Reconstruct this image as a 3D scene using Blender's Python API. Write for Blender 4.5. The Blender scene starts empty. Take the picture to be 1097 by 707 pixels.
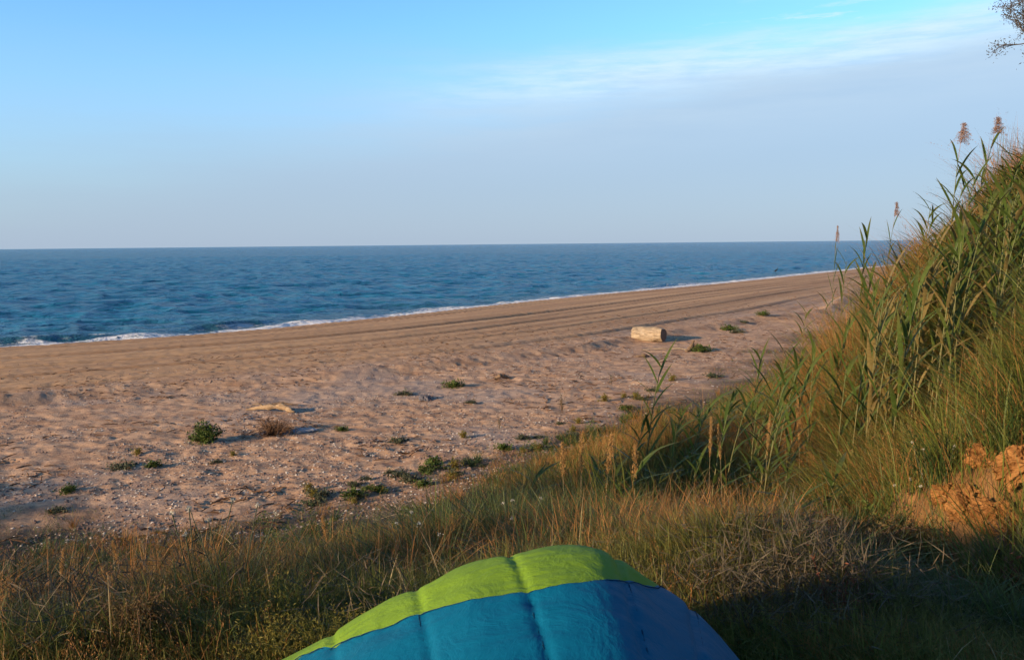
import bpy, math, random
import numpy as np
from mathutils import Vector, Matrix

rng = np.random.default_rng(7)
R = math.radians
scene = bpy.context.scene
COL = scene.collection

# ------------------------------------------------------------------ camera
CZ = 4.6
PITCH, ROLL, F = math.atan(92 / 950), R(0.573), 950.0
fw = np.array([0, math.cos(PITCH), -math.sin(PITCH)])
r0 = np.array([1.0, 0, 0]); u0 = np.array([0, math.sin(PITCH), math.cos(PITCH)])
rt = r0 * math.cos(ROLL) - u0 * math.sin(ROLL)
up = u0 * math.cos(ROLL) + r0 * math.sin(ROLL)
CAM = np.array([0, 0, CZ])

def ray(x, y):
    d = fw * F + rt * (x - 548.5) - up * (y - 353.5)
    return d / np.linalg.norm(d)

def project(P):
    q = np.asarray(P, float) - CAM
    z = np.maximum(q @ fw, 1e-3)
    return 548.5 + F * (q @ rt) / z, 353.5 - F * (q @ up) / z

def sea_hit(x, y, z=0.05):
    d = ray(x, y); t = (z - CZ) / d[2]
    return (CAM + d * t)[:2]

# ------------------------------------------------------------------ noise
def _hash(ix, iy, s):
    h = (ix.astype(np.int64) * 374761393 + iy.astype(np.int64) * 668265263 + s * 974634777) & 0xFFFFFFFF
    h = ((h ^ (h >> 13)) * 1274126177) & 0xFFFFFFFF
    h = h ^ (h >> 16)
    return (h & 0xFFFFFF) / float(0xFFFFFF)

def vnoise(x, y, s=0):
    x = np.asarray(x, float); y = np.asarray(y, float)
    ix = np.floor(x); iy = np.floor(y); fx = x - ix; fy = y - iy
    fx = fx * fx * (3 - 2 * fx); fy = fy * fy * (3 - 2 * fy)
    a = _hash(ix, iy, s); b = _hash(ix + 1, iy, s); c = _hash(ix, iy + 1, s); d = _hash(ix + 1, iy + 1, s)
    return (a + (b - a) * fx) * (1 - fy) + (c + (d - c) * fx) * fy

def fbm(x, y, s=0, o=4, g=0.5):
    r = 0; a = 1.0; t = 0
    for k in range(o):
        r = r + a * (vnoise(x, y, s + k * 17) - 0.5); t += a; a *= g
        x, y = x * 1.63 + y * 1.21 + 3.7, y * 1.63 - x * 1.21 + 1.9
    return 2 * r / t

def sst(a, b, x):
    t = np.clip((np.asarray(x, float) - a) / (b - a), 0, 1)
    return t * t * (3 - 2 * t)

# ------------------------------------------------------------------ lines of the place
def chaikin(p, n=2):
    p = np.array(p, float)
    for _ in range(n):
        q = [p[0]]
        for a, b in zip(p[:-1], p[1:]):
            q += [a * .75 + b * .25, a * .25 + b * .75]
        q.append(p[-1]); p = np.array(q)
    return p

SHORE = [(-900, -420), (-260, -90), (-90, 0), (-45, 27)] + \
        [tuple(sea_hit(x, y)) for x, y in ((0, 375), (110, 368), (210, 361), (310, 351), (400, 342), (500, 331), (600, 320.5),
                                            (700, 311), (760, 305), (830, 297.5), (880, 292.5), (930, 287))] + \
        [(98, 198), (200, 350), (430, 700), (1000, 1500), (3400, 5000), (8500, 12000)]
SHORE = chaikin(SHORE, 1)
FOOT = chaikin([(-900, -470), (-200, -90), (-60, -8), (-22, 7.5), (-11, 9.0), (-5.5, 9.3), (-1.8, 10.0), (0, 12.4), (2.2, 15.4),
                (5.2, 20.5), (9.0, 27), (18, 42), (40, 80), (95, 165), (215, 340), (460, 690), (1050, 1480), (3500, 5000), (8600, 12000)], 1)

def polydist(X, Y, P):
    X = np.asarray(X, float); Y = np.asarray(Y, float)
    best = np.full(X.shape, 1e18); sg = np.ones(X.shape); al = np.zeros(X.shape); L = 0
    for a, b in zip(P[:-1], P[1:]):
        dx, dy = b - a; l2 = dx * dx + dy * dy; ln = math.sqrt(l2)
        px = X - a[0]; py = Y - a[1]
        t = np.clip((px * dx + py * dy) / l2, 0, 1)
        qx = px - t * dx; qy = py - t * dy
        d2 = qx * qx + qy * qy
        m = d2 < best
        best = np.where(m, d2, best)
        sg = np.where(m, np.where(dx * py - dy * px < 0, 1.0, -1.0), sg)
        al = np.where(m, L + t * ln, al)
        L += ln
    return np.sqrt(best) * sg, al

def clay_mask(X, Y):
    m = np.exp(-(((X - 1.95) / .42) ** 2 + ((Y - 3.5) / .72) ** 2) * 1.1)
    m = m + .95 * np.exp(-(((X - 2.5) / .34) ** 2 + ((Y - 4.4) / .75) ** 2))
    return np.clip(m * 1.25 + .7 * fbm(X * 1.6, Y * 1.6, 91, 3), 0, 1)

def ground_full(X, Y, extra=False):
    X = np.asarray(X, float); Y = np.asarray(Y, float)
    d, s = polydist(X, Y, SHORE)
    b, _ = polydist(X, Y, FOOT)
    z = np.where(d < 0, np.maximum(.085 * d, -3.0), 0)
    z = z + np.interp(d, [0, 1.5, 4, 12, 24, 60], [0, .17, .5, 1.0, 1.5, 1.62])
    z = z + np.minimum(np.clip(d - 60, 0, 1e9) * 0.004, 4)
    w = sst(.3, 2, d) * (1 - sst(-1, 2, b))
    # graded, tracked sand parallel to the water
    far = 1 / (1 + (np.hypot(X, Y) / 90) ** 2)
    dw = d + .5 * fbm(s / 14, d / 9, 5, 2)
    band = sst(1.5, 4, d) * (1 - sst(24.5, 27.5, d + 2.5 * fbm(s / 6, d / 6, 6, 2)))
    rut = (vnoise(dw * 1.5, s / 60, 11) - .5) * .10 + (vnoise(dw * 3.6, s / 25, 12) - .5) * .05
    for c in (3.3, 4.6, 5.7, 7.2, 8.9, 12.2, 13.9, 17.4, 19.1, 15.6, 20.7, 22.3, 23.9):
        rut = rut - .10 * np.exp(-((dw - c) / .19) ** 2) * (.45 + .8 * vnoise(s / 7, 0 * s + c, 13)) + .045 * np.exp(-((np.abs(dw - c) - .36) / .15) ** 2)
    z = z + w * band * rut
    # trampled loose sand
    rough = w * sst(22, 27, d + 2.5 * fbm(s / 6, d / 6, 6, 2))
    pits = -.055 * sst(.05, .6, fbm(X * 3.8 + .4 * Y, Y * 3.9, 21, 2)) * sst(.25, .7, vnoise(X * .5, Y * .5, 24)) + .055 * fbm(X * 5.5, Y * 5.5, 22, 3, .65) + .11 * fbm(X * .45, Y * .9, 23, 3)
    ridge = .2 * np.exp(-((dw - 26.5 - 1.2 * fbm(s / 5, 0 * s, 9, 2)) / .45) ** 2)
    z = z + rough * (pits * .30 + ridge)
    z = z + (1 - w) * sst(1, 3, d) * .0
    z = z + w * .02 * fbm(X * 5, Y * 5, 25, 2) * far
    # dune / earth bank
    bb = np.clip(b + .5 * fbm(X * .5, Y * .5, 31, 2), 0, None)
    rise = 2.2 * (np.clip(bb, 0, 8.2) / 8.2) ** 1.65
    rise = rise + .8 * sst(9, 40, b)
    hill = (1.22 * sst(1.7, 3.8, X - .12 * (Y - 4)) + .68 * sst(3.3, 4.7, X - .12 * (Y - 4)) + .22 * sst(1.7, 2.2, X) * fbm(X * .8, Y * .8, 37, 2)) * (1 - sst(8.5, 15, Y)) * sst(.6, 3.6, Y + .25 * X) + 0 * sst(1.7, 3.8, X - .12 * (Y - 4)) * (1 - sst(8.5, 15, Y)) * sst(.6, 3.6, Y + .25 * X)
    hollow = -.42 * np.exp(-(((X - 1.25) / .95) ** 2 + ((Y - 4.3) / 1.5) ** 2))
    back = -.38 * np.exp(-(((X - 1.30) / .42) ** 2 + ((Y - 2.65) / .65) ** 2))
    mound = .22 * np.exp(-((X - 4.6) / 2.4) ** 2 - ((Y - 12) / 4.5) ** 2) + .32 * np.exp(-((X - 1.0) / 1.6) ** 2 - ((Y - 9.3) / 2.6) ** 2)
    z = z + rise + hill + hollow + back + mound * sst(-1.5, 2.5, b)
    z = z + sst(0, 2.5, b) * (.10 * fbm(X * .9, Y * .9, 33, 3) + .045 * fbm(X * 3.1, Y * 3.1, 35, 3)) * (1 - .6 * sst(30, 90, np.hypot(X, Y)))
    # broken clay face
    cm = clay_mask(X, Y) * sst(2, 4, b)
    lump = np.abs(fbm(X * 2.6, Y * 2.6, 41, 4)) * -.55 + .13 + .16 * (sst(.44, .52, vnoise(X * 3.1, Y * 3.1, 45)) - .5) + .09 * (vnoise(X * 7, Y * 7, 43) > .5) * vnoise(X * 4, Y * 4, 44)
    z = z + cm * lump
    # trodden ledge the sleeping bag lies on
    r = np.hypot(X * .95, (Y - .2) * .9)
    k = 1 - sst(1.0, 2.0, r)
    z = z * (1 - k) + (3.75 + .012 * fbm(X * 5, Y * 5, 51, 2)) * k
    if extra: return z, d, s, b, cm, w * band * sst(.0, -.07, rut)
    return z, d, s, b, cm

def G(x, y):
    return float(ground_full(np.array([x]), np.array([y]))[0][0])

def place(x, y, tmax=160):
    """where the line of sight through a point of the picture meets the ground"""
    d = ray(x, y)
    t = np.concatenate([np.arange(1.2, 20, .03), np.arange(20, tmax, .15)])
    P = CAM + d[None] * t[:, None]
    g = ground_full(P[:, 0], P[:, 1])[0]
    i = np.argmax(P[:, 2] < g)
    if not (P[:, 2] < g).any(): i = len(t) - 1
    return float(P[i, 0]), float(P[i, 1]), float(g[i])

# ------------------------------------------------------------------ object helpers
def tag(o, label=None, cat=None, group=None, kind=None):
    if label: o['label'] = label
    if cat: o['category'] = cat
    if group: o['group'] = group
    if kind: o['kind'] = kind
    return o

def empty(name, loc=(0, 0, 0), rz=0, s=1):
    o = bpy.data.objects.new(name, None); COL.objects.link(o)
    o.empty_display_size = .1
    o.location = loc; o.rotation_euler = (0, 0, rz); o.scale = (s, s, s)
    return o

def link(name, me, parent=None):
    o = bpy.data.objects.new(name, me); COL.objects.link(o)
    if parent is not None: o.parent = parent
    return o

def copy_tree(o, parent=None):
    c = o.copy(); COL.objects.link(c)
    if parent is not None: c.parent = parent
    for ch in list(o.children): copy_tree(ch, c)
    return c

def quad_mesh(name, V, Q, mat, attrs=None, smooth=True):
    V = np.asarray(V, np.float32); Q = np.asarray(Q, np.int32)
    k = Q.shape[1]
    me = bpy.data.meshes.new(name)
    me.vertices.add(len(V)); me.vertices.foreach_set('co', V.ravel())
    me.loops.add(Q.size); me.loops.foreach_set('vertex_index', Q.ravel())
    me.polygons.add(len(Q))
    me.polygons.foreach_set('loop_start', np.arange(0, Q.size, k, dtype=np.int32))
    me.polygons.foreach_set('loop_total', np.full(len(Q), k, np.int32))
    me.update(calc_edges=True)
    me.polygons.foreach_set('use_smooth', np.full(len(Q), smooth))
    for n, a in (attrs or {}).items():
        at = me.attributes.new(n, 'FLOAT', 'POINT')
        at.data.foreach_set('value', np.asarray(a, np.float32).ravel())
    if mat: me.materials.append(mat)
    me.validate()
    return me

class MB:
    """collects quads with per-vertex tint / along values"""
    def __init__(s): s.V = []; s.Q = []; s.T = []; s.A = []; s.n = 0
    def add(s, V, Q, tint, along):
        V = np.asarray(V, float).reshape(-1, 3)
        s.V.append(V); s.Q.append(np.asarray(Q) + s.n); s.n += len(V)
        s.T.append(np.broadcast_to(np.asarray(tint, float), (len(V),)).copy())
        s.A.append(np.broadcast_to(np.asarray(along, float), (len(V),)).copy())
    def mesh(s, name, mat, smooth=True):
        return quad_mesh(name, np.concatenate(s.V), np.concatenate(s.Q), mat,
                         {'tint': np.concatenate(s.T), 'along': np.concatenate(s.A)}, smooth)
    def obj(s, name, mat, parent=None, smooth=True):
        return link(name, s.mesh(name, mat, smooth), parent)
    def blades(s, P, H, W, az, lean, face, tint, seg=3, droop=.35, tipw=.12):
        P = np.asarray(P, float); N = len(P)
        t = np.linspace(0, 1, seg + 1)[None, :]
        H = np.broadcast_to(H, (N,))[:, None]; W = np.broadcast_to(W, (N,))[:, None]
        lean = np.broadcast_to(lean, (N,))[:, None]; az = np.broadcast_to(az, (N,))[:, None]
        face = np.broadcast_to(face, (N,))[:, None]
        hd = lean * H * t ** 1.8
        C = np.stack([P[:, :1] + hd * np.cos(az), P[:, 1:2] + hd * np.sin(az), P[:, 2:3] + H * (t - droop * np.minimum(lean, 1.8) * t ** 2.4)], -1)
        w = W * (.55 + .9 * t) * (1 - t ** 2.2) * .5 + W * tipw * .5
        side = np.stack([np.cos(face) + 0 * t, np.sin(face) + 0 * t, 0 * face * t], -1) * w[..., None]
        V = np.stack([C - side, C + side], 2).reshape(N, (seg + 1) * 2, 3)
        base = (np.arange(N) * (seg + 1) * 2)[:, None, None]
        k = (np.arange(seg) * 2)[None, :, None]
        Q = (base + k + np.array([0, 1, 3, 2])[None, None, :]).reshape(-1, 4)
        T = np.repeat(np.broadcast_to(tint, (N,)), (seg + 1) * 2)
        A = np.broadcast_to(np.repeat(t[0], 2)[None], (N, (seg + 1) * 2)).reshape(-1)
        s.add(V.reshape(-1, 3), Q, T, A)
    def leaves(s, C, size, tint, ratio=.45, upw=.3, along=.6):
        """rhombic leaves at random attitudes"""
        C = np.asarray(C, float); N = len(C)
        size = np.broadcast_to(size, (N,))[:, None]
        a = rng.normal(size=(N, 3)); a[:, 2] += upw; a /= np.linalg.norm(a, axis=1, keepdims=True)
        b = np.cross(a, rng.normal(size=(N, 3))); b /= np.linalg.norm(b, axis=1, keepdims=True) + 1e-9
        c = np.cross(a, b)
        V = np.stack([C, C + a * size * .5 + b * size * ratio * .5 + c * size * .06, C + a * size, C + a * size * .5 - b * size * ratio * .5 + c * size * .06], 1)
        Q = np.arange(N * 4).reshape(N, 4)
        s.add(V.reshape(-1, 3), Q, np.repeat(np.broadcast_to(tint, (N,)), 4), along)
    def tube(s, pts, rad, n=6, tint=.5, a0=0, a1=1, cap=False):
        pts = np.asarray(pts, float); m = len(pts)
        rad = np.broadcast_to(rad, (m,))
        tg = np.gradient(pts, axis=0); tg /= np.linalg.norm(tg, axis=1, keepdims=True) + 1e-9
        ref = np.array([0, 0, 1.0]) if abs(tg[0][2]) < .8 else np.array([1.0, 0, 0])
        u = np.cross(tg, ref); u /= np.linalg.norm(u, axis=1, keepdims=True) + 1e-9
        v = np.cross(tg, u)
        th = np.arange(n) * 2 * math.pi / n
        V = pts[:, None] + (u[:, None] * np.cos(th)[None, :, None] + v[:, None] * np.sin(th)[None, :, None]) * rad[:, None, None]
        i = np.arange(m - 1)[:, None]; j = np.arange(n)[None]
        Q = np.stack([i * n + j, i * n + (j + 1) % n, (i + 1) * n + (j + 1) % n, (i + 1) * n + j], -1).reshape(-1, 4)
        s.add(V.reshape(-1, 3), Q, tint, np.repeat(np.linspace(a0, a1, m), n))
        if cap:
            for e, P0 in ((0, pts[0]), (m - 1, pts[-1])):
                ring = V[e]; 
                mid = P0[None] + (ring - P0) * .45
                cen = np.repeat(P0[None], n, 0)
                VV = np.concatenate([ring, mid, cen])
                jj = np.arange(n)
                q1 = np.stack([jj, (jj + 1) % n, n + (jj + 1) % n, n + jj], -1)
                q2 = np.stack([n + jj, n + (jj + 1) % n, 2 * n + (jj + 1) % n, 2 * n + jj], -1)
                s.add(VV, np.concatenate([q1, q2]), tint, a0 if e == 0 else a1)

# ------------------------------------------------------------------ materials
def new_mat(name):
    m = bpy.data.materials.new(name); m.use_nodes = True
    nt = m.node_tree; nt.nodes.clear()
    out = nt.nodes.new('ShaderNodeOutputMaterial')
    return m, nt, out

class N:
    """tiny node helper"""
    def __init__(s, nt): s.nt = nt
    def node(s, t, **kw):
        n = s.nt.nodes.new(t)
        for k, v in kw.items(): setattr(n, k, v)
        return n
    def put(s, sock, v):
        if isinstance(v, bpy.types.NodeSocket): s.nt.links.new(v, sock)
        elif isinstance(v, (tuple, list)) and len(v) == 3 and sock.type == 'RGBA': sock.default_value = (*v, 1)
        else: sock.default_value = v
    def math(s, op, a, b=0.0, c=None, clamp=False):
        n = s.node('ShaderNodeMath', operation=op, use_clamp=clamp)
        s.put(n.inputs[0], a); s.put(n.inputs[1], b)
        if c is not None: s.put(n.inputs[2], c)
        return n.outputs[0]
    def attr(s, name): return s.node('ShaderNodeAttribute', attribute_name=name).outputs['Fac']
    def mix(s, f, a, b, blend='MIX'):
        n = s.node('ShaderNodeMix', data_type='RGBA', blend_type=blend)
        s.put(n.inputs[0], f); s.put(n.inputs[6], a); s.put(n.inputs[7], b)
        return n.outputs[2]
    def noise(s, vec, scale, detail=4, rough=.55, dist=0):
        n = s.node('ShaderNodeTexNoise')
        if vec is not None: s.put(n.inputs['Vector'], vec)
        n.inputs['Scale'].default_value = scale; n.inputs['Detail'].default_value = detail
        n.inputs['Roughness'].default_value = rough; n.inputs['Distortion'].default_value = dist
        return n.outputs['Fac']
    def rmp(s, v, a, b, c=0.0, d=1.0, smooth=True):
        n = s.node('ShaderNodeMapRange'); n.clamp = True
        if smooth: n.interpolation_type = 'SMOOTHSTEP'
        s.put(n.inputs[0], v); s.put(n.inputs[1], a); s.put(n.inputs[2], b); s.put(n.inputs[3], c); s.put(n.inputs[4], d)
        return n.outputs[0]
    def comb(s, x, y, z):
        n = s.node('ShaderNodeCombineXYZ'); s.put(n.inputs[0], x); s.put(n.inputs[1], y); s.put(n.inputs[2], z); return n.outputs[0]
    def bump(s, h, strength, dist, normal=None):
        n = s.node('ShaderNodeBump'); s.put(n.inputs['Strength'], strength); n.inputs['Distance'].default_value = dist
        s.put(n.inputs['Height'], h)
        if normal is not None: s.put(n.inputs['Normal'], normal)
        return n.outputs[0]
    def bsdf(s, col, rough=.6, spec=.3, normal=None, **kw):
        n = s.node('ShaderNodeBsdfPrincipled')
        s.put(n.inputs['Base Color'], col); s.put(n.inputs['Roughness'], rough); s.put(n.inputs['Specular IOR Level'], spec)
        if normal is not None: s.put(n.inputs['Normal'], normal)
        for k, v in kw.items(): s.put(n.inputs[k], v)
        return n.outputs[0]

def leaf_mat(name, cols, tip=None, trans=.3, rough=.55, tipa=.45):
    """cols: list of colours picked by the random tint of each blade; tip: colour the blade dries to"""
    m, nt, out = new_mat(name); n = N(nt)
    r = n.node('ShaderNodeValToRGB'); r.color_ramp.interpolation = 'LINEAR'
    els = r.color_ramp.elements
    while len(els) < len(cols): els.new(.5)
    for i, c in enumerate(cols):
        els[i].position = i / max(1, len(cols) - 1); els[i].color = (*c, 1)
    n.put(r.inputs[0], n.attr('tint'))
    col = r.outputs[0]
    if tip: col = n.mix(n.rmp(n.attr('along'), tipa, 1.0, 0, .85), col, tip)
    geo = n.node('ShaderNodeNewGeometry')
    v = n.noise(geo.outputs['Position'], 60, 2)
    col = n.mix(n.rmp(v, .3, .7, .0, .35, False), col, (.02, .015, .008), 'MIX')
    b = n.bsdf(col, rough, .25)
    if trans > 0:
        t = n.node('ShaderNodeBsdfTranslucent'); n.put(t.inputs[0], col)
        mx = n.node('ShaderNodeMixShader'); mx.inputs[0].default_value = trans
        nt.links.new(b, mx.inputs[1]); nt.links.new(t.outputs[0], mx.inputs[2]); b = mx.outputs[0]
    nt.links.new(b, out.inputs[0])
    return m

M = {}
M['grass'] = leaf_mat('grass_blade', [(.065, .10, .018), (.115, .15, .025), (.17, .19, .035), (.08, .125, .03)], (.22, .19, .05), tipa=.6)
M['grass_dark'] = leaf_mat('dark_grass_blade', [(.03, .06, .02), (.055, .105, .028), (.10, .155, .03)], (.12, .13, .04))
M['dry'] = leaf_mat('dry_grass_blade', [(.21, .105, .03), (.32, .18, .05), (.28, .115, .03), (.36, .23, .075)], (.38, .18, .055), .25)
M['straw'] = leaf_mat('straw', [(.30, .24, .13), (.40, .32, .18), (.24, .19, .10)], None, .1)
M['rust'] = leaf_mat('rusty_weed', [(.13, .075, .03), (.19, .13, .045), (.10, .085, .03)], (.24, .15, .055), .2)
M['yellowgreen'] = leaf_mat('yellow_green_weed', [(.16, .155, .022), (.24, .20, .03), (.11, .13, .02)], (.32, .24, .05), .3)
M['greygreen'] = leaf_mat('grey_green_weed', [(.055, .07, .04), (.08, .10, .055), (.10, .11, .07)], None, .2)
M['brush'] = leaf_mat('grey_brush_twigs', [(.06, .05, .035), (.09, .075, .05), (.12, .095, .065)], None, 0, .8)
M['brown'] = leaf_mat('brown_twigs', [(.12, .06, .03), (.18, .10, .05), (.08, .045, .03)], None, 0, .8)
M['bush'] = leaf_mat('bush_leaf', [(.04, .075, .015), (.07, .12, .02), (.12, .16, .03)], None, .3)
M['reed'] = leaf_mat('reed_leaf', [(.045, .085, .02), (.075, .125, .025), (.12, .16, .035)], (.16, .16, .05), .35, .45)
M['reedstem'] = leaf_mat('reed_stem', [(.10, .11, .035), (.18, .15, .06)], (.09, .12, .03), 0, .5)
M['dryreed'] = leaf_mat('dry_reed_leaf', [(.17, .13, .045), (.26, .20, .07), (.14, .14, .04)], (.28, .20, .08), .3, .5)
M['plume'] = leaf_mat('reed_plume', [(.34, .22, .19), (.50, .36, .30)], None, .35, .8)
M['seed'] = leaf_mat('seed_spike', [(.42, .24, .08), (.52, .32, .12)], None, .3, .7)
M['tamarisk'] = leaf_mat('tamarisk_foliage', [(.05, .05, .04), (.07, .065, .05), (.09, .08, .065)], None, .15, .8)
M['bark'] = leaf_mat('tree_bark', [(.07, .05, .04), (.10, .075, .055)], None, 0, .9)
M['flower'] = leaf_mat('pale_flower', [(.55, .52, .42), (.65, .62, .5)], None, .3, .8)
M['redstem'] = leaf_mat('red_weed', [(.13, .035, .02), (.18, .06, .03), (.08, .045, .02)], None, .15, .6)

def wood_mat(name, a, b, scale=(3, 3, 3), ends=None):
    m, nt, out = new_mat(name); n = N(nt)
    tc = n.node('ShaderNodeTexCoord'); mp = n.node('ShaderNodeMapping'); mp.inputs['Scale'].default_value = scale
    nt.links.new(tc.outputs['Object'], mp.inputs[0])
    f = n.noise(mp.outputs[0], 5, 6, .65, .6)
    col = n.mix(n.rmp(f, .35, .68), a, b)
    g = n.noise(mp.outputs[0], 22, 4, .6)
    col = n.mix(n.rmp(g, .62, .75, 0, .7), col, tuple(c * .25 for c in a))
    n.nt.links.new(n.bsdf(col, .85, .15, n.bump(n.math('ADD', f, g), .8, .02)), out.inputs[0])
    return m
M['log'] = wood_mat('weathered_log', (.20, .15, .10), (.46, .37, .26), (.8, 6, 6))
M['logend'] = wood_mat('log_end_grain', (.16, .10, .07), (.26, .17, .12), (6, 6, 6))
M['drift'] = wood_mat('bleached_driftwood', (.22, .15, .09), (.52, .38, .24), (1, 8, 8))
M['driftdark'] = wood_mat('dark_driftwood', (.13, .09, .06), (.26, .18, .12), (1, 8, 8))
M['feather'] = leaf_mat('dark_feathers', [(.012, .012, .014), (.02, .02, .022)], None, 0, .6)
M['stone'] = wood_mat('grey_stone', (.26, .27, .29), (.40, .40, .41), (2, 2, 2))
M['stonedark'] = wood_mat('dark_grey_stone', (.07, .07, .085), (.13, .125, .14), (2, 2, 2))
M['clod'] = wood_mat('clay_clod', (.17, .075, .022), (.33, .16, .05), (3, 3, 3))

# ------------------------------------------------------------------ ground
def polar(rings, angs):
    rr, aa = np.meshgrid(rings, angs, indexing='ij')
    X = rr * np.sin(aa); Y = rr * np.cos(aa)
    m, k = rr.shape
    i = np.arange(m - 1)[:, None]; j = np.arange(k - 1)[None]
    Q = np.stack([i * k + j, (i + 1) * k + j, (i + 1) * k + j + 1, i * k + j + 1], -1).reshape(-1, 4)[:, ::-1]
    return X.ravel(), Y.ravel(), Q

angs = np.concatenate([np.arange(-180, -38, 2.5), np.arange(-38, 38, .13), np.arange(38, 180.1, 2.5)])
angs[-1] = 180
angs = np.radians(angs)
rings = np.concatenate([np.linspace(.02, 1.0, 14)[:-1], np.exp(np.concatenate([np.arange(0, math.log(2.4), .0085), np.arange(math.log(2.4), math.log(5.5), .0045), np.arange(math.log(5.5), math.log(8), .0085), np.arange(math.log(8), math.log(45), .0048), np.arange(math.log(45), math.log(300), .008)])), np.exp(np.linspace(math.log(305), math.log(30000), 60))])
X, Y, Q = polar(rings, angs)
Z, D, S, B, CM, RUT = ground_full(X, Y, True)
veg = sst(-1.2, 1.2, B + 1.6 * fbm(X * .8, Y * .8, 61, 3))

m, nt, out = new_mat('beach_ground'); n = N(nt)
geo = n.node('ShaderNodeNewGeometry'); pos = geo.outputs['Position']
d_ = n.attr('shore'); s_ = n.attr('shorelen'); vg = n.attr('veg'); cl = n.attr('clay')
sv = n.comb(n.math('MULTIPLY', d_, 1.0), n.math('MULTIPLY', s_, .035), 0.0)
n1 = n.noise(sv, 1.3, 5, .65); pst = n.node('ShaderNodeMapping'); pst.inputs['Scale'].default_value = (.6, 1.1, 1); nt.links.new(pos, pst.inputs[0])
n2 = n.noise(pst.outputs[0], 2.6, 6, .75); n3 = n.noise(pst.outputs[0], 9, 5, .8); n4 = n.noise(pos, .35, 3)
sand = n.mix(n.rmp(n1, .38, .62), (.37, .22, .118), (.52, .325, .175))
rough_s = n.mix(n.rmp(n2, .35, .65), (.33, .195, .115), (.60, .39, .24))
rough_s = n.mix(n.rmp(n3, .50, .66, 0, .65), rough_s, (.17, .11, .09))
rough_s = n.mix(n.rmp(n4, .5, .66, 0, .5), rough_s, (.36, .30, .26))
isr = n.rmp(n.math('ADD', d_, n.math('MULTIPLY', n2, 5.0)), 24, 29)
col = n.mix(isr, sand, rough_s)
n5 = n.noise(sv, 3.4, 4, .7)
col = n.mix(n.math('MULTIPLY', n.rmp(n5, .55, .72, 0, .45), n.math('SUBTRACT', 1.0, isr)), col, (.27, .17, .11))
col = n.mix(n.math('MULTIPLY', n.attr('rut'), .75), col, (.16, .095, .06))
shell = n.math('MULTIPLY', n.rmp(n.noise(pos, 26, 3, .6), .69, .74), n.rmp(n2, .5, .62))
col = n.mix(n.math('MULTIPLY', shell, .7), col, (.66, .60, .54))
# wet strip
wet = n.rmp(n.math('ADD', d_, n.math('MULTIPLY', n.math('SUBTRACT', n4, .5), 1.6)), 1.3, 2.6, 1, 0)
col = n.mix(n.math('MULTIPLY', wet, .75), col, (.16, .105, .07))
soil = n.mix(n.rmp(n3, .4, .65), (.06, .045, .03), (.13, .09, .055))
col = n.mix(vg, col, soil)
clay = n.mix(n.rmp(n.noise(pos, 4, 5, .65), .35, .68), (.14, .07, .026), (.26, .14, .052))
clay = n.mix(n.rmp(n3, .6, .75, 0, .6), clay, (.06, .035, .018))
col = n.mix(n.rmp(cl, .25, .55), col, clay)
bmp = n.bump(n.math('ADD', n.math('MULTIPLY', n3, .6), n.math('MULTIPLY', n.noise(pos, 40, 3), .25)), .7, .05)
rgh = n.math('SUBTRACT', .95, n.math('MULTIPLY', wet, .6))
nt.links.new(n.bsdf(col, rgh, .2, bmp), out.inputs[0])
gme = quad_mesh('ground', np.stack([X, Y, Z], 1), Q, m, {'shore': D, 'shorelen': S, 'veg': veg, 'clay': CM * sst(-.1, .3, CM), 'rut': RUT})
tag(link('ground', gme), kind='structure')

# ------------------------------------------------------------------ sea
sangs = np.radians(np.concatenate([np.arange(-130, -36, 1.5), np.arange(-36, 36, .12), np.arange(36, 60, 1.5)]))
srings = np.concatenate([np.exp(np.arange(math.log(24), math.log(420), .0042)), np.exp(np.arange(math.log(421), math.log(30000), .02))])
X, Y, Q = polar(srings, sangs)
D, S = polydist(X, Y, SHORE)
rr = np.hypot(X, Y)
nx, ny = -.34, .94
wx = X + 3 * fbm(X * .05, Y * .05, 71, 2); wy = Y + 3 * fbm(X * .05, Y * .05, 72, 2)
u = wx * nx + wy * ny; v = wx * ny - wy * nx
def ridged(u, v, s): return (1 - np.abs(2 * vnoise(u, v, s) - 1))
h = .30 * (ridged(u / 3.8, v / 6.0, 73) - .5) + .27 * (ridged(u / 1.7, v / 2.6, 74) - .5) + .10 * (ridged(u / .8, v / 1.2, 75) - .5)
h = h + .09 * fbm(u / 9, v / 20, 76, 2) + .22 * sst(90, 400, rr) * fbm(u / 14, v / 40, 79, 2)
h = h * sst(1500, 500, rr) * (.35 + .65 * sst(-1, -7, D))
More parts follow.
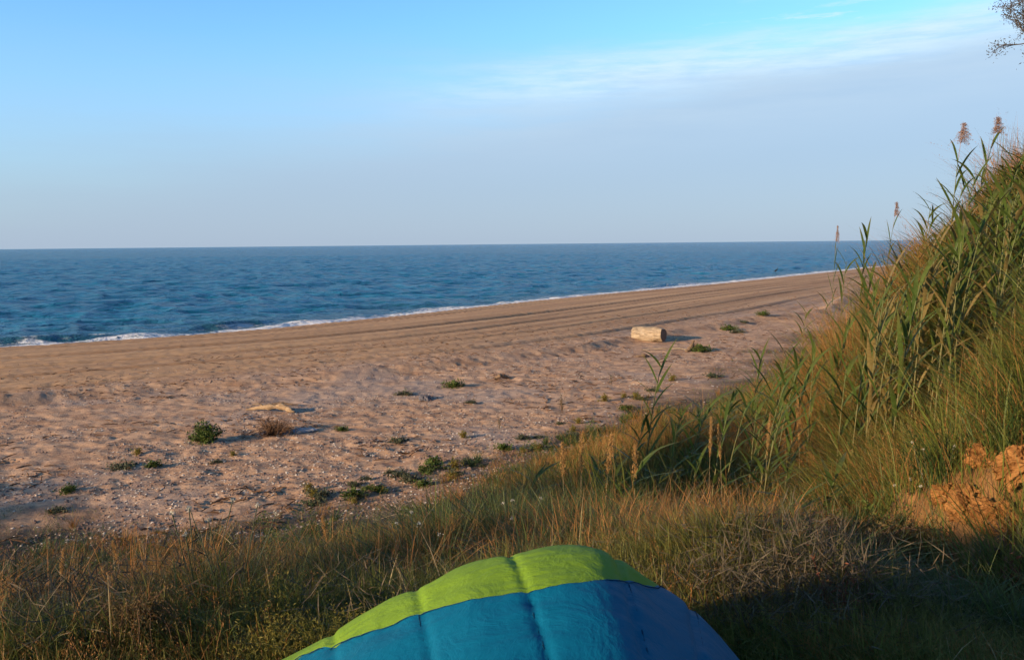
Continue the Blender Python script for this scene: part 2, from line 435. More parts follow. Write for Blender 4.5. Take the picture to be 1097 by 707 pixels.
# small rollers about to break near the sand
env = 0 * sst(.60, .74, vnoise(S / 3.6, 0 * S + .5, 77)) * sst(-400, -100, -rr)
dd = D + 3.6 + .7 * fbm(S / 5, 0 * S, 78, 2)
h = h + .30 * env * np.exp(-np.where(dd > 0, (dd / .55), (dd / 1.5)) ** 2)
env2 = sst(.62, .74, vnoise(S / 4.5, 0 * S + 7.5, 87))
dd2 = D + 8.2 + .9 * fbm(S / 6, 0 * S, 88, 2)
h = h + .24 * env2 * np.exp(-np.where(dd2 > 0, (dd2 / .7), (dd2 / 1.8)) ** 2)
brk = np.zeros_like(D)
for (qx, qy, wd_, am) in ((45, 366, 2.6, .34), (245, 350, 2.0, .34), (330, 346, 1.0, .16), (140, 362, 1.2, .2), (470, 331, 1.6, .14), (708, 307, 1.6, .3), (735, 305, 1.2, .2)):
    q_ = sea_hit(qx, qy, .1); d0_, s0_ = polydist(np.array([q_[0]]), np.array([q_[1]]), SHORE)
    a1 = D - d0_[0] + .25 * fbm(S / 1.5, 0 * S, 96, 2); a2 = (S - s0_[0]) / (wd_ * (1 + rr / 90))
    e_ = am * np.exp(-a2 ** 2)
    h = h + e_ * np.exp(-np.where(a1 > 0, a1 / .38, a1 / 1.3) ** 2)
    brk = np.maximum(brk, np.exp(-a2 ** 2) * np.exp(-((a1 - .55) / .4) ** 2) * (1.0 if am < .3 else .75))
# last wash, thin and feathered
h = h + .05 * np.exp(-((D + .6) / .5) ** 2)
Z = h * 1.0 + .015
keep = (D < 1.6)
fk = keep[Q].all(axis=1)
Q = Q[fk]
used = np.zeros(len(X), bool); used[Q.ravel()] = True
idx = np.cumsum(used) - 1
Q = idx[Q]
m, nt, out = new_mat('sea_water'); n = N(nt)
geo = n.node('ShaderNodeNewGeometry'); pos = geo.outputs['Position']
d_ = n.attr('shore'); s_ = n.attr('shorelen'); fo = n.attr('roller')
mp = n.node('ShaderNodeMapping'); mp.inputs['Rotation'].default_value = (0, 0, R(-19.9)); mp.inputs['Scale'].default_value = (.8, 1, 1)
nt.links.new(pos, mp.inputs[0]); pv = mp.outputs[0]
w1 = n.noise(pv, 1.6, 4, .6); w2 = n.noise(pv, .35, 3, .6); w3 = n.noise(pv, .05, 3, .6)
col = n.mix(n.rmp(w2, .35, .65), (.003, .068, .135), (.008, .125, .215))
shal = n.rmp(d_, -14, -1, 0, 1)
col = n.mix(n.math('MULTIPLY', shal, .6), col, (.03, .085, .11))
foam_w = n.noise(n.comb(n.math('MULTIPLY', d_, 1.8), n.math('MULTIPLY', s_, .45), 0.0), 1.0, 5, .7)
f1 = n.math('MULTIPLY', n.rmp(n.math('ADD', d_, n.math('MULTIPLY', foam_w, 5.0)), .3, 1.4), n.rmp(foam_w, .34, .50))
f1 = n.math('MULTIPLY', f1, n.rmp(n.noise(pos, 5, 4, .7), .36, .50))
edge = n.rmp(n.math('ABSOLUTE', n.math('ADD', d_, .05)), .35, 1.1, .95, 0)
f2 = n.math('MULTIPLY', n.rmp(fo, .3, .75), n.rmp(foam_w, .45, .6))
foam = n.math('MAXIMUM', n.math('MAXIMUM', f1, f2), edge, clamp=True)
col = n.mix(foam, col, (.72, .74, .76))
hgt = n.math('ADD', n.math('MULTIPLY', w1, .22), n.math('ADD', n.math('MULTIPLY', w2, .9), n.math('MULTIPLY', w3, 2.5)))
hgt = n.math('ADD', hgt, n.math('MULTIPLY', n.noise(pv, 6, 3, .6), .10))
bmp = n.bump(hgt, 1.0, 1.0)
rgh = n.math('ADD', .16, n.math('MULTIPLY', foam, .6))
df = n.node('ShaderNodeBsdfDiffuse'); n.put(df.inputs[0], col); n.put(df.inputs['Normal'], bmp)
gl = n.node('ShaderNodeBsdfGlossy'); gl.inputs[0].default_value = (1, 1, 1, 1); n.put(gl.inputs['Roughness'], rgh); n.put(gl.inputs['Normal'], bmp)
fr = n.node('ShaderNodeFresnel'); fr.inputs[0].default_value = 1.33; n.put(fr.inputs['Normal'], bmp)
sm = n.node('ShaderNodeMixShader'); n.put(sm.inputs[0], n.math('MULTIPLY', n.math('MINIMUM', n.math('MULTIPLY', fr.outputs[0], .9), .45), n.math('SUBTRACT', 1.0, n.math('MULTIPLY', foam, .8))))
nt.links.new(df.outputs[0], sm.inputs[1]); nt.links.new(gl.outputs[0], sm.inputs[2]); bs = sm.outputs[0]
nt.links.new(bs, out.inputs[0])
roll = brk; roll_old = env * np.exp(-((dd - .25) / .4) ** 2)
sme = quad_mesh('sea', np.stack([X, Y, Z], 1)[used], Q, m, {'shore': D[used], 'shorelen': S[used], 'roller': roll[used]})
tag(link('sea', sme), kind='structure')

# ------------------------------------------------------------------ sky and sun
SUN_EL = 13.0
sdir = np.array([-.84, -.54]); sdir /= np.linalg.norm(sdir)
w = bpy.data.worlds.new('World'); scene.world = w; w.use_nodes = True
nt = w.node_tree; nt.nodes.clear(); n = N(nt)
out = nt.nodes.new('ShaderNodeOutputWorld')
sky = n.node('ShaderNodeTexSky', sky_type='NISHITA'); sky.sun_disc = False
sky.sun_elevation = R(SUN_EL); sky.sun_rotation = math.atan2(sdir[0], sdir[1]) % (2 * math.pi)
sky.air_density = 1.0; sky.dust_density = .6; sky.ozone_density = 2.2
tc = n.node('ShaderNodeTexCoord'); sp = n.node('ShaderNodeSeparateXYZ'); nt.links.new(tc.outputs['Generated'], sp.inputs[0])
dx, dy, dz = sp.outputs
az = n.math('ARCTAN2', dx, dy)
el = n.math('DIVIDE', dz, n.math('SQRT', n.math('ADD', n.math('MULTIPLY', dx, dx), n.math('MULTIPLY', dy, dy))))
cv = n.comb(n.math('MULTIPLY', az, 2.2), n.math('MULTIPLY', el, 16.0), 0.0)
cn = n.noise(cv, 2.0, 6, .6); cn2 = n.noise(cv, 6.0, 5, .65)
edge = n.math('ADD', n.rmp(az, -.62, .52, .125, .215, False), n.math('MULTIPLY', n.math('SUBTRACT', cn, .5), .045))
below = n.math('SUBTRACT', edge, el)
soft = n.rmp(az, -.5, .30, .14, .035, False)
bank = n.rmp(below, n.math('MULTIPLY', soft, -1.0), soft)
wisp = n.math('MULTIPLY', n.rmp(n.math('ABSOLUTE', below), .0, .042, 1, 0), n.math('MULTIPLY', n.rmp(cn2, .25, .70, .15, 1), n.rmp(az, -.2, .15)))
wisp2 = n.math('MULTIPLY', n.rmp(n.math('ABSOLUTE', n.math('SUBTRACT', below, -.035)), .0, .03, 1, 0), n.math('MULTIPLY', n.rmp(cn2, .52, .72), n.rmp(az, .1, .4)))
boost = n.rmp(el, .25, 1.0, 1.75, .6)
SK = n.mix(1.0, sky.outputs[0], n.comb(n.math('MULTIPLY', boost, .60), n.math('MULTIPLY', boost, .90), n.math('MULTIPLY', boost, 1.16)), 'MULTIPLY')
HZC = (2.6, 3.75, 5.0)
hz = n.mix(n.rmp(el, 0, .2), (2.6, 3.2, 4.2), (2.65, 3.6, 4.75))
c = n.mix(n.math('MULTIPLY', bank, .9), SK, hz)
c = n.mix(n.math('MULTIPLY', n.math('MAXIMUM', wisp, wisp2), .8), n.mix(n.math('MULTIPLY', n.math('MULTIPLY', n.rmp(n.math('ABSOLUTE', n.math('SUBTRACT', below, .035)), .0, .085, 1, 0), n.rmp(az, -.35, .1)), n.rmp(cn, .3, .7, .15, .45)), c, (3.9, 4.9, 5.8)), (4.6, 5.8, 6.5))
bg = n.node('ShaderNodeBackground'); bg.inputs[1].default_value = .096
nt.links.new(c, bg.inputs[0]); nt.links.new(bg.outputs[0], out.inputs[0])

L = bpy.data.lights.new('sun', 'SUN'); L.energy = 5.0; L.angle = R(.6); L.color = (1, .70, .42)
lo = bpy.data.objects.new('sun', L); COL.objects.link(lo)
sv = Vector((sdir[0] * math.cos(R(SUN_EL)), sdir[1] * math.cos(R(SUN_EL)), math.sin(R(SUN_EL))))
lo.rotation_euler = sv.to_track_quat('Z', 'Y').to_euler(); lo.location = (-20, -15, 20)

# ------------------------------------------------------------------ sleeping bag
sil = [(-60, 860), (120, 800), (230, 755), (315, 707), (370, 671), (400, 652), (432, 638), (443, 633), (456, 627), (490, 610), (520, 600), (541, 595.5), (550, 594), (560, 591), (600, 585.5), (640, 585.5),
       (664, 594), (684, 608), (705, 627), (745, 648), (775, 677), (797, 706), (850, 770), (900, 830), (960, 900)]
YC = 1.22
def tan_drop(x, y):
    d = ray(x, y); return -d[2] / d[1], d[0] / d[1]
cz = []
for x, y in sil:
    dr, xr = tan_drop(x, y); cz.append((xr * YC, CZ - dr * YC))
cz = np.array(cz)
def crest(x): return np.interp(x, cz[:, 0], cz[:, 1])
def crest_s(x): return np.mean([crest(x + o) for o in (-.02, -.01, 0, .01, .02)], axis=0)
GZ = 3.75
def bag_z(x, y):
    c = np.maximum(crest_s(x), GZ + .02)
    t = y - YC
    yc = 0
    front = np.interp(t, [-1.6, -1.0, -.7, -.45, -.25, -.12, 0], [.12, .42, .60, .80, .93, .985, 1.0])
    backp = np.sqrt(np.clip(1 - (np.clip(t, 0, .30) / .30) ** 2, 0, 1))
    return GZ + (c - GZ) * np.where(t < 0, front, backp)
# blue / green boundary seen in the picture
bnd = [(-60, 840), (120, 790), (230, 745), (315, 698), (345, 686), (400, 668), (450, 649), (500, 637), (563, 624.5), (620, 616.5), (660, 613), (685, 616), (700, 622), (706, 622), (745, 636), (800, 680), (960, 800)]
bx_ = np.array([p[0] for p in bnd]); by_ = np.array([p[1] for p in bnd])
NX = 260
xs = np.linspace(-.62, .62, NX)
YB = np.zeros(NX)
for i, x in enumerate(xs):
    ys = np.linspace(.2, YC + .28, 400)
    P = np.stack([np.full(400, x), ys, bag_z(np.full(400, x), ys)], 1)
    px, py = project(P)
    over = py < np.interp(px, bx_, by_)
    over &= (ys > .75)
    YB[i] = ys[np.argmax(over)] if over.any() else YC + .20
YB = np.minimum(YB, YC + .20)
YB = np.convolve(np.pad(YB, 6, 'edge'), np.ones(13) / 13, 'valid')
# seams running over the knees, at x positions that drift with y
SEAMS = [(445, 633, 461, 707), (551, 594, 588, 707), (668, 600, 701, 707), (748, 650, 764, 700), (352, 683, 350, 707)]
seam_lines = []
for xa, ya, xb, yb in SEAMS:
    pa = tan_drop(xa, ya); pb = tan_drop(xb, yb)
    A_ = (pa[1] * YC, YC)
    yb_ = (CZ - 4.13) / pb[0]
    B_ = (pb[1] * yb_, yb_)
    seam_lines.append((A_, B_))
def seam_x(k, y):
    (xa, ya), (xb, yb) = seam_lines[k]
    return xa + (xb - xa) * (y - ya) / (yb - ya)
def puff(x, y, nrm=1):
    g = np.zeros_like(x)
    dm = np.full(x.shape, 9.0)
    for k in range(len(SEAMS)):
        dd = x - seam_x(k, np.clip(y, .2, 1.6)); dm = np.minimum(dm, np.abs(dd))
    p = .0035 * (1 - np.exp(-(dm / .035) ** 1.3)) - .004 * np.exp(-(dm / .006) ** 2)
    yb = np.interp(x, xs, YB)
    q = np.abs(y - yb)
    p = p * (.55 + .45 * (1 - np.exp(-(q / .03) ** 1.4)))
    # gathers pulled by the stitching
    p = p + .0045 * np.exp(-(dm / .05)) * fbm(x * 9 + 4, y * 42, 101, 3) + .0030 * fbm(x * 14, y * 9, 102, 3)
    p = p + .0022 * np.exp(-(q / .03)) * fbm(x * 60, y * 8, 103, 2)
    return p
def bag_patch(name, y0, y1, ny, mat, parent):
    t = np.linspace(0, 1, ny)[:, None]
    XX = np.broadcast_to(xs[None], (ny, NX)); YY = y0[None] * (1 - t) + y1[None] * t
    ZZ = np.maximum(bag_z(XX, YY), GZ + .01)
    e = 2e-3
    gx = (bag_z(XX + e, YY) - bag_z(XX - e, YY)) / (2 * e); gy = (bag_z(XX, YY + e) - bag_z(XX, YY - e)) / (2 * e)
    gx = np.clip(gx, -2, 2); gy = np.clip(gy, -3, 3)
    nn = np.stack([-gx, -gy, np.ones_like(gx)], -1); nn /= np.linalg.norm(nn, axis=-1, keepdims=True)
    P = np.stack([XX, YY, ZZ], -1) + nn * (puff(XX, YY) - .012)[..., None]
    i = np.arange(ny - 1)[:, None]; j = np.arange(NX - 1)[None]
    Qd = np.stack([i * NX + j, i * NX + j + 1, (i + 1) * NX + j + 1, (i + 1) * NX + j], -1).reshape(-1, 4)
    return link(name, quad_mesh(name, P.reshape(-1, 3), Qd, mat), parent), P
def nylon(name, c1, c2, rough):
    m, nt, out = new_mat(name); n = N(nt)
    tc = n.node('ShaderNodeTexCoord'); p = tc.outputs['Object']
    a = n.noise(p, 14, 5, .6, .8); b = n.noise(p, 55, 3, .6, 1.5)
    wv = n.noise(p, 700, 1)
    col = n.mix(a, c1, c2)
    h = n.math('ADD', n.math('MULTIPLY', a, 1.0), n.math('ADD', n.math('MULTIPLY', b, .22), n.math('MULTIPLY', wv, .02)))
    bs = n.bsdf(col, rough, .10, n.bump(h, .45, .012), **{'Sheen Weight': .0})
    nt.links.new(bs, out.inputs[0]); return m
M['blue'] = nylon('blue_nylon', (.001, .095, .18), (.002, .115, .21), .6)
M['lime'] = nylon('lime_nylon', (.13, .235, .016), (.155, .265, .02), .65)
M['thread'] = wood_mat('seam_thread', (.003, .05, .11), (.004, .06, .13), (9, 9, 9))
bag = empty('sleeping_bag', (0, 0, 0))
tag(bag, 'puffy quilted blue sleeping bag with lime green edge band humped up in foreground grass', 'sleeping bag')
bag_patch('shell', np.full(NX, -.45), YB, 240, M['blue'], bag)
bag_patch('edge_band', YB, np.full(NX, YC + .299), 110, M['lime'], bag)
th = MB()
for k in range(4):
    ys = np.linspace(.45, float(np.interp(seam_x(k, YC), xs, YB)) - .004, 130)
    xx = seam_x(k, ys)
    zz = bag_z(xx, ys) + puff(xx, ys) - .0125
    th.tube(np.stack([xx, ys, zz], 1), .0011, 5)
th.obj('stitching', M['thread'], bag)
th = MB()
ys = YB; zz = bag_z(xs, ys) + puff(xs, ys) - .0125
th.tube(np.stack([xs, ys, zz], 1), .0008, 5)
th.obj('band_seam', M['thread'], bag)

# ------------------------------------------------------------------ vegetation carpets
def g2(px, py, cx, cy, sx, sy): return np.exp(-((px - cx) / sx) ** 2 - ((py - cy) / sy) ** 2)
def scatter(nmax, rmin, rmax, dens, ang=34, keepyg=False):
    """points by polar area sampling with acceptance by dens(X,Y,B,px,py)"""
    a = np.radians(rng.uniform(-ang, ang, nmax))
    k = rng.uniform(0, 1, nmax)
    r = rmin * (rmax / rmin) ** k            # more of them close by
    X = r * np.sin(a); Y = r * np.cos(a)
    Z, D, S, B, C = ground_full(X, Y)
    px, py = project(np.stack([X, Y, Z], 1))
    p = dens(X, Y, B, px, py) * (1 - .74 * sst(.2, .5, C))
    p = p * (1 - .9 * g2(px, py, 1045, 590, 70, 55)) * (1 if keepyg else 1 - .75 * g2(px, py, 290, 675, 75, 45))
    p = p * (1 - .6 * np.exp(-(((X - 1.5) / .45) ** 2 + ((Y - 2.95) / .5) ** 2)))
    inbag = (np.abs(X) < .60) & (Y < 1.56)
    p = np.where(inbag, 0, p)
    m = rng.uniform(0, 1, nmax) < p
    return np.stack([X, Y, Z], 1)[m], B[m], px[m], py[m], r[m]

def clump(X, Y, sc, s, lo=.42, hi=.62): return sst(lo, hi, .5 + .5 * fbm(X * sc, Y * sc, s, 3))

def vegmask(X, Y, B): return sst(-.9, 1.6, B + 1.8 * fbm(X * .8, Y * .8, 61, 3))

def grass(name, mat, label, cat, nmax, rmin, rmax, dens, hmin, hmax, wd, lean, seg=3, faced=None, tintf=None, feather=0, rag=0):
    P, B, px, py, r = scatter(nmax, rmin, rmax, dens, keepyg=name.startswith('yellow'))
    n_ = len(P)
    tuft = vnoise(P[:, 0] * 3.1, P[:, 1] * 3.1, 201)
    hf = .6 + .8 * fbm(P[:, 0] * 1.3, P[:, 1] * 1.3, 202, 2) * .5 + .35 * tuft
    H = (hmin + (hmax - hmin) * rng.beta(2, 2, n_)) * hf * (.35 + .65 * sst(0, 4.2, B))
    if rag: H = H * (1 - rag + 2 * rag * vnoise(P[:, 0] * 1.4, P[:, 1] * 1.4, 206) ** 1.3)
    H = H * (.72 + .28 * sst(1.4, 3, r)) * (.78 + .22 * sst(2.2, 4.5, r)) * (1 - .4 * np.exp(-(((P[:, 0] - 1.35) / .6) ** 2 + ((P[:, 1] - 2.8) / .7) ** 2)))
    az = rng.uniform(0, 2 * np.pi, n_)
    ta = 6.28 * vnoise(P[:, 0] * 1.1, P[:, 1] * 1.1, 203)
    az = np.where(rng.uniform(0, 1, n_) < .5, az, ta + rng.normal(0, .6, n_))
    ln = np.abs(rng.normal(lean, lean * .5, n_))
    W = wd * .72 * (.65 + .35 * sst(1.5, 4, r)) * (.6 + .8 * rng.uniform(0, 1, n_)) * (1 + .08 * np.maximum(r - 4, 0))
    tint = np.clip(.5 + .35 * fbm(P[:, 0] * .9, P[:, 1] * .9, 205, 2) * 1.5 + rng.normal(0, .18, n_), 0, 1)
    mb = MB(); P[:, 2] -= .015
    mb.blades(P, H, W, az, ln, rng.uniform(0, np.pi, n_), tint, seg)
    if feather:
        k = np.nonzero(rng.uniform(0, 1, n_) < feather)[0]
        m_ = 16; tt = rng.uniform(.72, 1.02, (len(k), m_))
        hd = ln[k, None] * H[k, None] * tt ** 1.8
        C = np.stack([P[k, :1] + hd * np.cos(az[k, None]), P[k, 1:2] + hd * np.sin(az[k, None]), P[k, 2:3] + H[k, None] * (tt - .35 * np.minimum(ln[k, None], 1.8) * tt ** 2.4)], -1).reshape(-1, 3)
        C += rng.normal(0, .006, C.shape)
        mb.leaves(C, rng.uniform(.010, .022, len(C)) * np.repeat(.35 + .65 * sst(2, 7, r[k]), m_), np.repeat(tint[k], m_), .22, 1.5, 1.0)
    o = mb.obj(name, mat); tag(o, label, cat, kind='stuff')
    return n_

cnt = {}
cnt['green'] = grass('green_grass', M['grass'], 'green and olive grass covering the slope behind the sleeping bag', 'grass', 380000, 1.35, 26,
    lambda X, Y, B, px, py: vegmask(X, Y, B) * (.25 + .75 * clump(X, Y, .9, 301)) * (.35 + .65 * sst(420, 620, px)) * .75, .14, .40, .0044, .6, 4, feather=.02)
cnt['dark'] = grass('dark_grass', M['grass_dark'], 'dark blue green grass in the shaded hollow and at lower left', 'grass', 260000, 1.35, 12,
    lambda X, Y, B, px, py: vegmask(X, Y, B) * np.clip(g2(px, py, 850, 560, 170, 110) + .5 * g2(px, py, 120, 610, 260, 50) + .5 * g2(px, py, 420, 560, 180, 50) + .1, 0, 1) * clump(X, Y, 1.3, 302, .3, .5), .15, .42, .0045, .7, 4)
cnt['dry'] = grass('dry_grass', M['dry'], 'golden brown dry grass standing along the bank and up the right hand slope', 'grass', 420000, 1.5, 28,
    lambda X, Y, B, px, py: vegmask(X, Y, B) * clump(X, Y, 1.1, 303, .42, .62) * np.clip(.25 + g2(px, py, 620, 500, 150, 60) + g2(px, py, 950, 380, 180, 150) + .35 * g2(px, py, 80, 570, 180, 50) , 0, 1) * .8, .16, .44, .0030, .42, 3, feather=.16)
def tussocks(name, mat, label, n_t, rmin, rmax, dens, nb, h0, h1, wd, lean):
    P, B, px, py, r = scatter(n_t, rmin, rmax, dens)
    k = len(P); sc = np.repeat(rng.uniform(.6, 1.25, k) * (.6 + .4 * sst(2.4, 4.5, r)) * (.45 + .55 * sst(.5, 4, B)), nb)
    off = rng.normal(0, .045, (k * nb, 2)) * sc[:, None]
    C = np.repeat(P, nb, 0); C[:, :2] += off; C[:, 2] -= .02
    az = np.arctan2(off[:, 1], off[:, 0]) + rng.normal(0, .35, k * nb)
    H = rng.uniform(h0, h1, k * nb) * sc; ln = np.abs(rng.normal(lean, .3, k * nb)) + 3 * np.hypot(off[:, 0], off[:, 1])
    tint = np.clip(np.repeat(rng.uniform(0, 1, k), nb) + rng.normal(0, .15, k * nb), 0, 1)
    W = wd * (.6 + .8 * rng.uniform(0, 1, k * nb)) * np.repeat(1 + .06 * np.maximum(r - 4, 0), nb)
    mb = MB(); mb.blades(C, H, W, az, ln, az + np.pi / 2 + rng.normal(0, .5, k * nb), tint, 5, .30)
    tag(mb.obj(name, mat), label, 'grass', kind='stuff'); return k
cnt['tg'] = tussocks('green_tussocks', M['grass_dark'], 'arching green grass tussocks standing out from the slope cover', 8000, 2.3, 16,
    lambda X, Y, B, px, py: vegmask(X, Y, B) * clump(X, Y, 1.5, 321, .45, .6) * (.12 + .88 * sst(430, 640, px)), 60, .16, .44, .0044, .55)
cnt['ts'] = tussocks('straw_tussocks', M['dry'], 'arching straw coloured grass tussocks among the green ones', 6000, 2.3, 18,
    lambda X, Y, B, px, py: vegmask(X, Y, B) * clump(X, Y, 1.4, 322, .45, .6) * (.12 + .5 * sst(430, 640, px)), 45, .18, .46, .0030, .55)
bankm = lambda X, Y: sst(1.5, 2.4, X - .10 * (Y - 4)) * (1 - sst(9, 13, Y))
cnt['bank'] = grass('tall_bank_grass', M['grass'], 'tall green and gold grass filling the steep right hand bank', 'grass', 520000, 2.4, 13,
    lambda X, Y, B, px, py: bankm(X, Y) * (.35 + .65 * clump(X, Y, .9, 331, .35, .6)), .22, .80, .0050, .5, 4, rag=.6)
midm = lambda X, Y, B: sst(.2, 2.2, B + 1.2 * fbm(X * .5, Y * .5, 341, 3)) * sst(5, 7.5, Y) * sst(-.8, 1.5, X)
cnt['mid'] = grass('far_bank_grass', M['grass'], 'green grass spreading along the foot of the bank over the far sand', 'grass', 220000, 5.5, 36,
    lambda X, Y, B, px, py: midm(X, Y, B) * (.3 + .7 * clump(X, Y, .7, 342, .35, .6)), .2, .80, .0048, .45, 3, rag=.6)
cnt['middry'] = grass('far_dry_grass', M['dry'], 'golden dry grass spreading along the foot of the bank over the far sand', 'grass', 220000, 5.5, 36,
    lambda X, Y, B, px, py: midm(X, Y, B) * clump(X, Y, .8, 343, .4, .6), .22, .85, .0036, .4, 3, feather=.15, rag=.6)
cnt['bankdry'] = grass('tall_dry_bank_grass', M['dry'], 'tall orange gold dry grass mixed through the right hand bank', 'grass', 420000, 2.4, 13,
    lambda X, Y, B, px, py: bankm(X, Y) * (.25 + clump(X, Y, 1.3, 332, .42, .6)), .22, .85, .0036, .45, 4, feather=.12, rag=.6)
cnt['near'] = grass('near_fine_grass', M['grass'], 'short fine olive grass around and behind the sleeping bag', 'grass', 330000, 1.3, 5.0,
    lambda X, Y, B, px, py: vegmask(X, Y, B) * (.3 + .7 * clump(X, Y, 2.2, 351, .4, .6)) * (.45 + .55 * g2(px, py, 680, 580, 300, 90)), .14, .38, .0040, .6, 4, feather=.02)
cnt['nearstraw'] = grass('near_fine_straw', M['dry'], 'short fine straw coloured grass mixed into the near slope', 'grass', 200000, 1.3, 5.5,
    lambda X, Y, B, px, py: vegmask(X, Y, B) * clump(X, Y, 2.0, 352, .42, .62) * (.5 + .5 * (px < 450)), .12, .36, .0030, .55, 4, feather=.12)
cnt['tb'] = tussocks('bank_tussocks', M['grass'], 'big arching green grass clumps on the steep right hand bank', 9000, 2.8, 14,
    lambda X, Y, B, px, py: bankm(X, Y) * clump(X, Y, 1.0, 353, .45, .6) * .7, 60, .28, .6, .0052, .5)
cnt['straw'] = grass('straw', M['straw'], 'thin pale bleached straws leaning through the grass', 'straw', 14000, 1.4, 14,
    lambda X, Y, B, px, py: vegmask(X, Y, B) * clump(X, Y, 1.7, 304, .4, .7) * .55, .2, .6, .0035, .8, 4)
cnt['rust'] = grass('rusty_ground_cover', M['rust'], 'low rusty brown weeds matted on the near slope left of the sleeping bag', 'ground cover', 130000, 1.3, 7,
    lambda X, Y, B, px, py: np.clip(1.2 * g2(px, py, 340, 610, 110, 50) + 1.0 * g2(px, py, 100, 640, 220, 80) + .35 * g2(px, py, 950, 640, 170, 60) + .06, 0, 1) * vegmask(X, Y, B), .08, .26, .0034, .8, 3)
cnt['yg'] = grass('yellow_green_ground_cover', M['yellowgreen'], 'fine yellow green weeds close beside and behind the sleeping bag', 'ground cover', 320000, 1.25, 7,
    lambda X, Y, B, px, py: np.clip(2.2 * g2(px, py, 290, 668, 90, 50) + 1.2 * g2(px, py, 620, 575, 170, 50) + .5 * g2(px, py, 150, 650, 150, 60) + .10, 0, 1) * vegmask(X, Y, B), .07, .24, .0034, .6, 3)

# fine leafy forbs and brush mixed through the carpet: many small leaves
def forb_field(name, mat, label, cat, nplants, rmin, rmax, dens, nleaf, rad, hgt, lsize, ratio=.4, twigs=None):
    P, B, px, py, r = scatter(nplants, rmin, rmax, dens, keepyg=name.startswith("yellow"))
    mb = MB(); n_ = len(P)
    if n_ == 0: return 0
    C = np.repeat(P, nleaf, 0)
    u = rng.normal(size=(len(C), 3)); u /= np.linalg.norm(u, axis=1, keepdims=True)
    u *= (rng.uniform(.25, 1, len(C)) ** .5)[:, None]
    sz = np.repeat(rng.uniform(.6, 1.3, n_), nleaf)
    C[:, 0] += u[:, 0] * rad * sz; C[:, 1] += u[:, 1] * rad * sz; C[:, 2] += (np.abs(u[:, 2]) * hgt + .01) * sz
    tint = np.clip(np.repeat(rng.uniform(.1, .9, n_), nleaf) + rng.normal(0, .15, len(C)), 0, 1)
    mb.leaves(C, lsize * rng.uniform(.6, 1.3, len(C)) * np.repeat(1 + .04 * r, nleaf), tint, ratio)
    o = mb.obj(name, mat, smooth=False); tag(o, label, cat, kind='stuff')
    return n_
cnt['forb1'] = forb_field('grey_green_weeds', M['greygreen'], 'small leaved grey green weeds scattered through the slope', 'ground cover', 1500, 3.4, 18,
    lambda X, Y, B, px, py: vegmask(X, Y, B) * clump(X, Y, 1.0, 311, .4, .6) * (.25 + .4 * (px < 500)), 260, .16, .20, .010)
cnt['forb2'] = forb_field('leafy_green_weeds', M['bush'], 'leafy fresh green weeds among the grass of the right hand bank', 'ground cover', 1300, 3.2, 18,
    lambda X, Y, B, px, py: vegmask(X, Y, B) * clump(X, Y, .8, 312, .45, .65) * (.15 + .85 * sst(650, 950, px)), 240, .15, .22, .015, .5)
cnt['brush'] = forb_field('grey_brush', M['brush'], 'wispy grey dry brush in the shade right of the sleeping bag', 'brush', 900, 1.35, 6,
    lambda X, Y, B, px, py: np.clip(g2(px, py, 830, 655, 80, 45) + .6 * g2(px, py, 110, 670, 170, 50) + .4 * g2(px, py, 1050, 600, 80, 50), 0, 1), 260, .20, .18, .06, .035)
cnt['yw'] = forb_field('yellow_weeds', M['yellowgreen'], 'bright yellow green fine leaved weeds clumped at the left side of the sleeping bag', 'ground cover', 2600, 1.4, 4,
    lambda X, Y, B, px, py: np.clip(1.2 * g2(px, py, 300, 705, 55, 40) + .10 * g2(px, py, 640, 580, 150, 40), 0, 1), 240, .10, .12, .008, .22)

# straw and shell litter on the sand
Pn = 9000
a = np.radians(rng.uniform(-34, 34, Pn)); r = 8 * (60 / 8) ** rng.uniform(0, 1, Pn)
X = r * np.sin(a); Y = r * np.cos(a)
Z, D, S, B, C = ground_full(X, Y)
k = (D > 19) & (B < .6) & (vnoise(X * .6, Y * .6, 401) > .42)
P = np.stack([X, Y, Z + .006], 1)[k]
mb = MB()
n_ = len(P)
az = rng.uniform(0, 6.28, n_)
l = rng.uniform(.04, .22, n_)
dirv = np.stack([np.cos(az), np.sin(az), rng.uniform(0, .25, n_)], 1)
for i in range(n_):
    q = P[i]; mb.tube([q, q + dirv[i] * l[i] * .5 + [0, 0, .008], q + dirv[i] * l[i]], [.006, .009, .003], 4, rng.uniform(0, 1))
tag(mb.obj('beach_litter', M['brown']), 'fine dark twigs and wrack scattered over the trampled sand', 'beach litter', kind='stuff')

